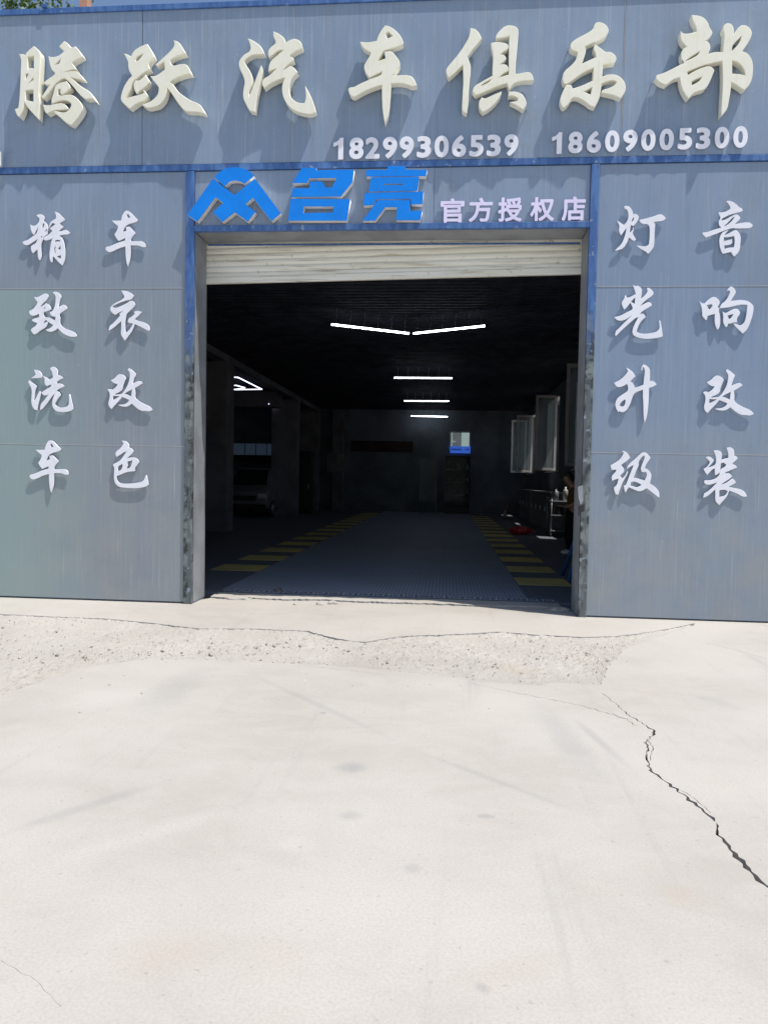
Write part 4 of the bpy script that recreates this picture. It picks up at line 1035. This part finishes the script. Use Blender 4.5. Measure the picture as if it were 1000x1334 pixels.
for ch, u, v, lab in (('官', 589, 274, 'lilac-white roofed character, first from left beside the blue lettering'),
                      ('方', 626, 273, 'lilac-white character with a dot on a bar, second in the small row over the door'),
                      ('授', 664, 272.5, 'densest lilac-white character, in the middle of the small row over the door'),
                      ('权', 706, 272, 'lilac-white two-part character, fourth in the small row over the door'),
                      ('店', 747, 271.5, 'lilac-white character at the right end of the small row, against the blue post')):
    me, org = text_mesh(ch, u, v, 31.5, -0.026, 0.014, 0.026, 31.0)
    o = link_mesh('dealer_character', me, M['lilac'], origin=org); tag(o, lab, 'sign letter', 'small white characters over the door')
    q = B(); q.tube([(org[0] + dx, -0.013, org[2] + dz) for dx, dz in ((0, 0),)] + [(org[0], 0.006, org[2])], 0.005, 6); q.build('pin', M['steel'], o)

# floodlight at the far left edge
x, z = fac(-2, 206, -0.12)
root = empty('floodlight', (x - .06, 0, z), 'small white floodlight fixed to the cladding at the left picture edge', 'light')
b = B(); b.box(x - .16, x + .015, -.16, -.08, z - .09, z + .09, .012); b.build('housing', M['upvc_white'], root)
b = B(); b.box(x - .15, x + .005, -.165, -.161, z - .08, z + .08, .001); b.build('lens', M['lamp_lens'], root)
b = B(); b.box(x - .10, x - .05, -.08, .0, z - .02, z + .02, .003); b.build('bracket', M['steel'], root)

# ------------------------------------------------------------------ LIGHTS in the hall
def at(u, v, depth):
    d = ray(u, v); t = depth / d.y
    return Vector((d.x * t, -CAM_D + depth, CAM_H + d.z * t))
def tube_light(a, b_, label):
    a, b_ = Vector(a), Vector(b_); d = (b_ - a).normalized(); L = (b_ - a).length
    root = empty('tube_light', (a + b_) / 2, label, 'lamp', 'tube lights hanging in the hall')
    q = B(); q.tube([a + d * .05, b_ - d * .05], 0.018, 10); q.build('tube', M['tube'], root)
    for p, s in ((a, 1), (b_, -1)):
        q = B(); q.tube([p, p + d * .05 * s], 0.028, 10); q.build('end_cap', M['plastic_black'], root)
    q = B(); q.tube([a + d * .02 + Vector((0, 0, .028)), b_ - d * .02 + Vector((0, 0, .028))], .012, 6); q.build('batten', M['plastic_black'], root)
    q = B()
    for k in range(6):
        p = a + d * L * (k + .5) / 6; q.tube([p + Vector((0, 0, .03)), (p.x + .02, p.y, CZ - .012)], .003, 4)
    q.build('hanger', M['steel'], root)
ZL = 4.62
def onz(u, v, z):
    d = ray(u, v); t = (z - CAM_H) / d.z
    return (d.x * t, -CAM_D + d.y * t, z)
tube_light(onz(428, 422, ZL), onz(535, 434.5, ZL), 'left arm of the near V of white tube lights')
tube_light(onz(536, 434.5, ZL), onz(635, 424, ZL), 'right arm of the near V of white tube lights')
tube_light(onz(511, 492, ZL), onz(591, 492.5, ZL), 'straight white tube light just behind the near V pair')
tube_light(onz(525, 522.2, ZL), onz(586, 522.5, ZL), 'third white tube light into the hall, between two straight ones')
tube_light(onz(534, 541.8, ZL), onz(584, 542.8, ZL), 'farthest and shortest looking white tube light')
for pts, lab in (([(296, 491), (310, 491.5), (341, 507), (298, 507.5)], 'large angular glowing outline lamp in the left bay'),
                 ([(294, 501.5), (308, 502), (319, 505), (308, 507), (294, 507)], 'small angular glowing outline nested beside the larger outline in the left bay'),
                 ([(350, 526), (355, 528.5), (361, 531), (356, 532.5)], 'tiny glowing angle lamp farther back in the left bay')):
    zz = 4.72 if 'tiny' not in lab else 4.45
    w = [onz(u, v - (0 if 'tiny' not in lab else 0), zz) for u, v in pts]
    root = empty('outline_lamp', w[1], lab, 'lamp', 'angular outline lamps in the left bay')
    for i in range(len(w) - 1):
        q = B(); q.tube([w[i], w[i + 1]], 0.018, 6); q.build('tube', M['hexlight'], root)

# ------------------------------------------------------------------ THINGS in the hall
def cabinet(x0, x1, y0, y1, z1, label, doors, mat='cabinet'):
    root = empty('steel_cabinet', ((x0 + x1) / 2, (y0 + y1) / 2, FL), label, 'cabinet', 'grey cabinets under the windows')
    b = B(); b.box(x0 + .02, x1, y0, y1, FL, z1 - .03, .006); b.build('body', M[mat], root)
    b = B(); b.box(x0 - .02, x1, y0 - .02, y1 + .02, z1 - .029, z1, .004); b.build('worktop', M['steel'], root)
    for k in range(doors):
        a = y0 + (y1 - y0) * k / doors; c = y0 + (y1 - y0) * (k + 1) / doors
        b = B(); b.box(x0, x0 + .019, a + .01, c - .01, FL + .08, z1 - .06, .003); d = b.build('door', M[mat], root)
        b = B(); b.box(x0 - .03, x0 - .001, c - .09, c - .07, z1 * .5, z1 * .5 + .16, .004); b.build('handle', M['steel'], d)
cabinet(3.22, 3.83, 14.3, 19.2, 1.27, 'long grey cabinet with doors under the middle window', 4)
cabinet(3.22, 3.83, 19.6, 23.6, 1.27, 'farther grey cabinet at the end of the row under the windows', 3)
# tool trolley with bottles nearer the door
root = empty('tool_trolley', (3.35, 12.9, FL), 'dark tool trolley standing behind the standing person', 'trolley')
b = B()
for z in (.18, .62, 1.02): b.box(2.98, 3.72, 12.45, 13.35, z, z + .03, .006)
b.build('shelf', M['cabinet'], root)
for xx in (3.0, 3.7):
    for yy in (12.47, 13.33):
        b = B(); b.tube([(xx, yy, .1), (xx, yy, 1.15)], .016, 8); b.build('post', M['steel'], root)
        b = B(); b.tube([(xx - .015, yy, .062), (xx + .015, yy, .062)], .05, 12); b.build('wheel', M['plastic_black'], root)
for i, (xx, yy, r, h, mt, lab) in enumerate([(3.12, 12.6, .09, .34, 'cabinet', 'fat grey canister on the top of the tool trolley'), (3.4, 12.6, .07, .40, 'upvc', 'tall pale canister on the top of the tool trolley'), (3.25, 12.62, .1, .26, 'plastic_black', 'black canister on the middle shelf of the tool trolley')]):
    z = 1.052 if i < 2 else .652
    b = B(); b.lathe((xx, yy, z), [(r, 0), (r, h * .7), (r * .9, h * .78), (r * .4, h * .85), (r * .4, h)]); o = b.build('canister', M[mt], None, (xx, yy, z)); tag(o, lab, 'canister', 'canisters on the tool trolley')

# red plastic bag on the floor
x, y = gr(678, 697, FL); t = bmesh.new(); bmesh.ops.create_icosphere(t, subdivisions=4, radius=1)
for q in t.verts:
    c = q.co.copy(); n_ = noise.fractal(c * 2.1, 1, 2, 3) * .22 + noise.noise(c * 5) * .06
    c *= 1 + n_; q.co = Vector((x + c.x * .30, y + .2 + c.y * .2, FL + max(0, .11 + c.z * .13)))
bmesh.ops.translate(t, verts=t.verts[:], vec=(0, 0, 0.001))
for f in t.faces: f.smooth = True
me = bpy.data.meshes.new('red_bag'); t.to_mesh(me); t.free()
o = link_mesh('plastic_bag', me, M['red'], origin=(x, y + .2, FL)); tag(o, 'crumpled red plastic bag lying on the hall floor', 'bag')
b = B(); b.tube([(x + .24, y + .18, .14), (x + .33, y + .17, .19), (x + .40, y + .15, .13), (x + .42, y + .12, .05)], [.035, .03, .025, .012], 8)
b.build('knotted_end', M['red'], o)

# pump sprayer caught by the far sun patch
p = at(657.5, 671, 33.0); p.z = FL
root = empty('pump_sprayer', p, 'small pale pink sprayer with tan head in the farthest sun patch', 'sprayer')
b = B(); b.lathe(p, [(.10, 0), (.10, .04), (.05, .12), (.042, .26), (.05, .30)], 14); b.build('bottle', M['pink'], root)
b = B(); b.tube([(p.x, p.y, .30), (p.x + .03, p.y, .38), (p.x + .10, p.y, .50), (p.x + .16, p.y, .47)], [.035, .045, .06, .03], 10); b.build('trigger_head', M['brown'], root)

# blue folding ladder leaning by the jamb
root = empty('step_ladder', (2.13, 3.2, FL), 'blue folding step ladder half hidden by the right jamb', 'ladder')
def rail(a, c): 
    q = B(); q.tube([a, c], .028, 8); q.build('rail', M['ladder'], root)
lx0 = at(741, 757, 11.4); 
A0 = Vector((lx0.x, 2.85, FL)); T0 = Vector((lx0.x + .30, 3.15, 1.15))
rail(A0, T0); rail(A0 + Vector((.62, 0.05, 0)), T0 + Vector((.10, .05, 0)))
rail(A0 + Vector((.02, .75, 0)), T0 + Vector((0, .1, 0))); rail(A0 + Vector((.62, .8, 0)), T0 + Vector((.1, .15, 0)))
for k in (1, 2, 3):
    f = k / 4; q = B(); a = A0.lerp(T0, f); c = (A0 + Vector((.62, .05, 0))).lerp(T0 + Vector((.1, .05, 0)), f)
    q.box(a.x, c.x, a.y - .04, a.y + .06, a.z - .012, a.z + .012, .004); q.build('tread', M['ladder'], root)

# blue sign and glass display case at the back
a = at(586, 590, CAM_D + YB - .12); c = at(612.5, 581.5, CAM_D + YB - .12)
root = empty('lit_sign', ((a.x + c.x) / 2, a.y, a.z), 'small glowing blue sign on the back wall under the bright window', 'sign')
b = B(); b.box(a.x, c.x, a.y, a.y + .10, a.z, c.z, .01); b.build('case', M['screen'], root)
b = B()
for k in range(9): b.box(a.x + .06 + k * .055, a.x + .095 + k * .055, a.y - .004, a.y - .001, a.z + .12 + .02 * (k % 2), c.z - .10 - .015 * (k % 3))
for k in range(2): b.box(c.x - .22 + k * .09, c.x - .16 + k * .09, a.y - .004, a.y - .001, a.z + .14, c.z - .12)
b.build('lettering', M['screen_text'], root)
a = at(578, 664, 34.6); c = at(613, 594, 34.6)
root = empty('display_case', ((a.x + c.x) / 2, a.y + .25, FL), 'dark glass display case against the back wall under the blue sign', 'cabinet')
b = B(); b.box(a.x, c.x, a.y, a.y + .5, FL, .35, .01); b.box(a.x, c.x, a.y + .47, a.y + .5, .36, c.z, .004); b.box(a.x, c.x, a.y, a.y + .46, c.z - .04, c.z, .004)
b.build('carcass', M['plastic_black'], root)
for z in (.9, 1.5, 2.1):
    b = B(); b.box(a.x + .02, c.x - .02, a.y + .04, a.y + .46, z, z + .02); b.build('shelf', M['glass'], root)
b = B(); b.box(a.x, c.x, a.y + .001, a.y + .012, .36, c.z - .045); b.build('pane', M['dimglass'], root)
rnd = random.Random(4)
for z in (.922, 1.522, 2.122):
    for k in range(3):
        xx = a.x + .2 + k * .42; h = rnd.uniform(.18, .34)
        b = B(); b.lathe((xx, a.y + .25, z), [(.07, 0), (.08, h * .6), (.03, h * .8), (.03, h)], 12)
        o = b.build('bottle', M[['cabinet', 'pillar', 'cabinet'][k]], None, (xx, a.y + .25, z))
        tag(o, '%s bottle on the %s shelf of the display case' % (['leftmost', 'middle', 'rightmost'][k], {.922: 'lowest', 1.522: 'middle', 2.122: 'top'}[z]), 'bottle', 'bottles in the display case')
# glass door ajar left of the case
a = at(566, 664, 33.8); c = at(569, 596, 33.8)
root = empty('glass_door', (a.x, a.y, FL), 'tall narrow glass door leaf with a strip for its edge reflection near the back wall', 'door')
b = B(); b.box(a.x, a.x + .08, a.y, a.y + .05, FL, c.z, .004); b.build('reflection_strip', M['cabinet'], root)  # grey strip built in place of the reflection along the glass edge
b = B(); b.box(a.x - .75, a.x - .001, a.y + .02, a.y + .03, FL + .02, c.z - .02); b.build('pane', M['dimglass'], root)
# banner on the back wall
a = at(457, 588, CAM_D + YB - .04); c = at(538, 575, CAM_D + YB - .04)
b = B(); nb = 24
for k in range(nb):
    f0, f1 = k / nb, (k + 1) / nb; d0, d1 = .02 * math.sin(f0 * 17), .02 * math.sin(f1 * 17)
    b.quad([(a.x + (c.x - a.x) * f0, a.y + d0, a.z), (a.x + (c.x - a.x) * f1, a.y + d1, a.z), (a.x + (c.x - a.x) * f1, a.y + d1, c.z), (a.x + (c.x - a.x) * f0, a.y + d0, c.z)])
o = b.build('banner', M['banner'], None, ((a.x + c.x) / 2, a.y, a.z)); tag(o, 'long dull brown-red cloth banner high on the back wall', 'banner')
# pale notice board at the back left
a = at(425, 615, 34.2); c = at(450, 590, 34.2)
root = empty('notice_board', ((a.x + c.x) / 2, a.y, a.z), 'dim notice board with a pale sheet at the back left', 'board')
b = B(); b.box(a.x, c.x, a.y, a.y + .03, a.z, c.z, .006); b.build('board', M['pillar'], root)
xm = a.x + (c.x - a.x) * .56
b = B(); b.box(xm, c.x - .05, a.y - .006, a.y - .001, a.z + .08, c.z - .05); b.build('paper', M['cabinet'], root)
# tall dark locker between the pillars
a = at(388, 660, 31.5); c = at(405, 588, 31.5)
root = empty('locker', ((a.x + c.x) / 2, a.y, FL), 'tall black locker between the pillars on the left', 'locker')
b = B(); b.box(a.x - .35, c.x, a.y, a.y + .6, FL, c.z, .01); b.build('body', M['plastic_black'], root)
b = B(); b.box(a.x - .33, c.x - .02, a.y - .015, a.y - .001, .1, c.z - .04, .004); d = b.build('door', M['plastic_black'], root)
b = B(); b.box(c.x - .1, c.x - .08, a.y - .04, a.y - .016, 1.1, 1.3, .004); b.build('handle', M['steel'], d)

# van parked in the left bay, nose to the door
def van():
    cx, y0 = -7.62, 18.6
    root = empty('parked_van', (cx, y0 + 2.2, FL), 'grey van parked nose-out in the gloom of the left bay', 'van')
    prof = [(0.0, .35), (-.02, .62), (.04, .95), (.35, 1.10), (.55, 1.16), (1.25, 1.86), (1.6, 1.93), (4.4, 1.90), (4.6, 1.7), (4.65, .4)]
    t = bmesh.new(); L = []
    for s in (-1, 1):
        for inset, zoff in ((0, 0),):
            L.append([t.verts.new((cx + s * (.86 - (.14 * max(0, z - 1.1) / .8)), y0 + yy, FL + z)) for yy, z in prof])
    n = len(prof)
    for i in range(n - 1): t.faces.new((L[0][i], L[0][i + 1], L[1][i + 1], L[1][i]))
    t.faces.new((L[0][-1], L[0][0], L[1][0], L[1][-1]))
    t.faces.new(L[0][::-1]); t.faces.new(L[1])
    bmesh.ops.recalc_face_normals(t, faces=t.faces[:])
    bmesh.ops.bevel(t, geom=t.edges[:], offset=.05, segments=3, profile=.5, affect='EDGES')
    for f in t.faces: f.smooth = True
    me = bpy.data.meshes.new('body'); t.to_mesh(me); t.free(); link_mesh('body', me, M['carpaint'], root)
    b = B(); w = .70
    b.quad([(cx - w, y0 + .60, FL + 1.22), (cx + w, y0 + .60, FL + 1.22), (cx + w - .08, y0 + 1.19, FL + 1.80), (cx - w + .08, y0 + 1.19, FL + 1.80)])
    me = None; o = b.build('windscreen', M['carglass'], root); o.location = (0, -.03, .03)
    for s in (-1, 1):
        b = B(); b.box(cx + s * .66 - .16, cx + s * .66 + .16, y0 - .05, y0 + .06, FL + .74, FL + .92, .04); b.build('headlight', M['lamp_lens'], root)
        b = B(); b.box(cx + s * 1.0 - .09, cx + s * 1.0 + .09, y0 + .75, y0 + .85, FL + 1.1, FL + 1.3, .03); b.build('wing_mirror', M['carpaint'], root)
        for yy in (.85, 3.7):
            b = B(); b.tube([(cx + s * .70, y0 + yy, FL + .33), (cx + s * .89, y0 + yy, FL + .33)], .33, 24); wh = b.build('wheel', M['plastic_black'], root)
            b = B(); b.tube([(cx + s * .885, y0 + yy, FL + .33), (cx + s * .905, y0 + yy, FL + .33)], .2, 18); b.build('rim', M['steel'], wh)
    b = B(); b.box(cx - .45, cx + .45, y0 - .05, y0 - .0, FL + .66, FL + .84, .02); b.build('grille', M['plastic_black'], root)
    b = B(); b.box(cx - .84, cx + .84, y0 - .09, y0 + .02, FL + .32, FL + .52, .04); b.build('bumper', M['plastic_black'], root)
van()

# ------------------------------------------------------------------ PERSON standing behind the right jamb
def skin_mesh(name, chains, mat, parent=None, sub=2, root_i=0, origin=None):
    '''chains: list of [(x, y, z, rx, ry)] sharing joints by position'''
    me = bpy.data.meshes.new(name); verts, rad, edges, idx = [], [], [], {}
    for ch in chains:
        prev = None
        for p in ch:
            k = tuple(round(q, 4) for q in p[:3])
            if k not in idx: idx[k] = len(verts); verts.append(p[:3]); rad.append((p[3], p[4] if len(p) > 4 else p[3]))
            if prev is not None: edges.append((prev, idx[k]))
            prev = idx[k]
    me.from_pydata(verts, edges, [])
    ob = bpy.data.objects.new('tmp', me); scene.collection.objects.link(ob)
    ob.modifiers.new('skin', 'SKIN'); ob.modifiers['skin'].use_smooth_shade = True
    if not me.skin_vertices: 
        bpy.context.view_layer.objects.active = ob
        me.attributes
    for i, r in enumerate(rad):
        me.skin_vertices[0].data[i].radius = r; me.skin_vertices[0].data[i].use_root = (i == root_i)
    s_ = ob.modifiers.new('sub', 'SUBSURF'); s_.levels = sub; s_.render_levels = sub
    dg = bpy.context.evaluated_depsgraph_get(); dg.update()
    out = bpy.data.meshes.new_from_object(ob.evaluated_get(dg)); bpy.data.objects.remove(ob); bpy.data.meshes.remove(me)
    return link_mesh(name, out, mat, parent, origin)

def person():
    f = at(736, 721, 16.0); bx, by = f.x + .10, f.y
    root = empty('person', (bx, by, FL), 'person in black trousers and white shoes standing with bowed head behind the right jamb', 'person')
    def T(x, y, z, *r): return (bx + x, by + y, FL + z, *r)        # x: backwards is +, forwards (towards the hall) is -
    hip, chest, neck = T(.02, 0, .95, .15, .12), T(.05, 0, 1.30, .17, .12), T(.02, 0, 1.48, .06)
    head0, head1 = T(-.06, 0, 1.55, .075), T(-.12, 0, 1.63, .095)
    body = [[hip, T(.04, 0, 1.12, .14, .11), chest, neck, head0, head1, T(-.13, 0, 1.70, .07)]]
    for s in (-1, 1):
        body.append([chest, T(.05, s * .18, 1.40, .06), T(.09, s * .23, 1.13, .042), T(-.12, s * .17, 1.02, .034), T(-.19, s * .13, 1.03, .028)])
        body.append([hip, T(.02, s * .10, .86, .085), T(-.02, s * .11, .50, .055), T(.03, s * .11, .10, .04), T(-.08, s * .11, .045, .035)])
    o = skin_mesh('body', body, M['skin'], root)
    # face: nose, eyes, mouth, ears as small forms merged into one mesh
    b = B()
    hx, hz = bx - .12, FL + 1.63
    b.tube([(hx - .085, by, hz + .02), (hx - .125, by, hz - .035), (hx - .09, by, hz - .045)], [.008, .015, .01], 8)
    for s in (-1, 1): b.tube([(hx + .02, by + s * .088, hz + .02), (hx + .03, by + s * .1, hz - .03)], [.022, .014], 8)
    b.build('face', M['skin'], root)
    b = B()
    for s in (-1, 1): b.lathe((hx - .083, by + s * .034, hz + .01), [(.002, -.008), (.011, 0), (.002, .008)], 8)
    b.tube([(hx - .088, by - .022, hz - .07), (hx - .094, by, hz - .072), (hx - .088, by + .022, hz - .07)], .005, 6)
    b.build('eyes_and_mouth', M['hair'], root)
    skin_mesh('hair', [[T(-.15, 0, 1.725, .055, .075), T(-.08, 0, 1.71, .085, .10), T(-.02, 0, 1.64, .075, .095), T(0, 0, 1.56, .05, .07)]], M['hair'], root)
    sh = [[T(.02, 0, .92, .165, .135), T(.04, 0, 1.12, .155, .125), T(.05, 0, 1.30, .185, .135), T(.04, 0, 1.43, .10, .09)]]
    for s in (-1, 1): sh.append([T(.05, 0, 1.30, .185, .135), T(.05, s * .18, 1.40, .075), T(.085, s * .225, 1.17, .062), T(.06, s * .225, 1.10, .05)])
    skin_mesh('shirt', sh, M['shirt'], root)
    tr = [[T(.02, 0, 1.0, .15, .125), T(.02, 0, .93, .17, .135)]]
    for s in (-1, 1): tr.append([T(.02, 0, .93, .17, .135), T(.02, s * .10, .82, .115), T(-.03, s * .115, .50, .092), T(.01, s * .115, .13, .085), T(.01, s * .115, .09, .083)])
    skin_mesh('trousers', tr, M['trousers'], root)
    for s in (-1, 1):
        skin_mesh('shoe', [[T(.06, s * .115, .05, .045, .05), T(-.03, s * .115, .055, .05, .05), T(-.15, s * .115, .035, .04, .035), T(-.19, s * .115, .03, .025, .025)]], M['shoe'], root)
        # hand: palm, four unequal bent fingers and a thumb
        px, py, pz = bx - .19, by + s * .13, FL + 1.03
        b = B(); b.box(px - .075, px + .01, py - .04, py + .04, pz - .012, pz + .014, .011)
        for k, L in enumerate((.068, .078, .072, .056)):
            yy = py - .031 + .0205 * k; b.tube([(px - .07, yy, pz), (px - .07 - L * .5, yy, pz + .004), (px - .07 - L * .85, yy, pz + .022), (px - .07 - L * .8, yy, pz + .042)], [.0095, .009, .008, .006], 8)
        b.tube([(px - .02, py - s * .035, pz + .005), (px - .05, py - s * .062, pz + .014), (px - .085, py - s * .062, pz + .03)], [.012, .0105, .008], 8)
        b.build('hand', M['skin'], root)
    q = B(); q.box(bx - .335, bx - .265, by - .05, by + .05, FL + 1.053, FL + 1.062, .003)
    ph = q.build('phone', M['plastic_black'], None, (bx - .3, by, FL + 1.055)); tag(ph, 'flat black phone held by the person behind the right jamb', 'phone')
person()

# ------------------------------------------------------------------ TREES showing over the parapet at the top left
def tree(x, y, h, r, label, seed, n=5200):
    rnd = random.Random(seed)
    root = empty('poplar_tree', (x, y, 0), label, 'tree', 'trees behind the building')
    b = B(); b.tube([(x, y, -.05), (x + .1, y, h * .4), (x - .05, y + .1, h * .8), (x, y, h * .97)], [.26, .2, .1, .02], 10)
    cl = []
    for k in range(46):
        z = h * rnd.uniform(.22, .95); a = rnd.uniform(0, 6.283); f = math.sin(min(1, (1 - z / h) * 2.2 + .12) * 1.57)
        rr = r * f * rnd.uniform(.5, 1.0); tip = Vector((x + rr * math.cos(a), y + rr * math.sin(a), z + rr * 1.3))
        b.tube([(x, y, z - .2), (x + rr * .5 * math.cos(a), y + rr * .5 * math.sin(a), z + rr * .5), tip], [.06, .035, .01], 5); cl.append(tip); cl.append(Vector((x + rr * .5 * math.cos(a), y + rr * .5 * math.sin(a), z + rr * .6)))
    b.build('trunk', M['bark'], root)
    bm = bmesh.new()
    for k in range(n):
        c = rnd.choice(cl); p = c + Vector((rnd.gauss(0, .34), rnd.gauss(0, .34), rnd.gauss(0, .5)))
        s = rnd.uniform(.07, .14); m3 = Matrix.Rotation(rnd.uniform(0, 6.28), 3, 'Z') @ Matrix.Rotation(rnd.uniform(.3, 1.5), 3, 'X')
        vs = [bm.verts.new(p + m3 @ Vector(q) * s) for q in ((0, -.6, 0), (.5, -.1, .1), (.32, .4, .05), (0, .75, 0), (-.32, .4, .05), (-.5, -.1, .1))]
        bm.faces.new(vs)
    me = bpy.data.meshes.new('crown'); bm.to_mesh(me); bm.free(); link_mesh('crown', me, M['leaf'], root)
tree(-14.6, 15.6, 17.55, 1.15, 'leftmost poplar, its leaves barely topping the parapet at the picture corner', 21)
tree(-12.95, 14.2, 16.6, .9, 'poplar right of another one, leaves just above the blue parapet trim', 22)
tree(-15.6, 20.5, 20.6, 1.0, 'poplar standing farthest back behind the two nearer ones at top left', 23)
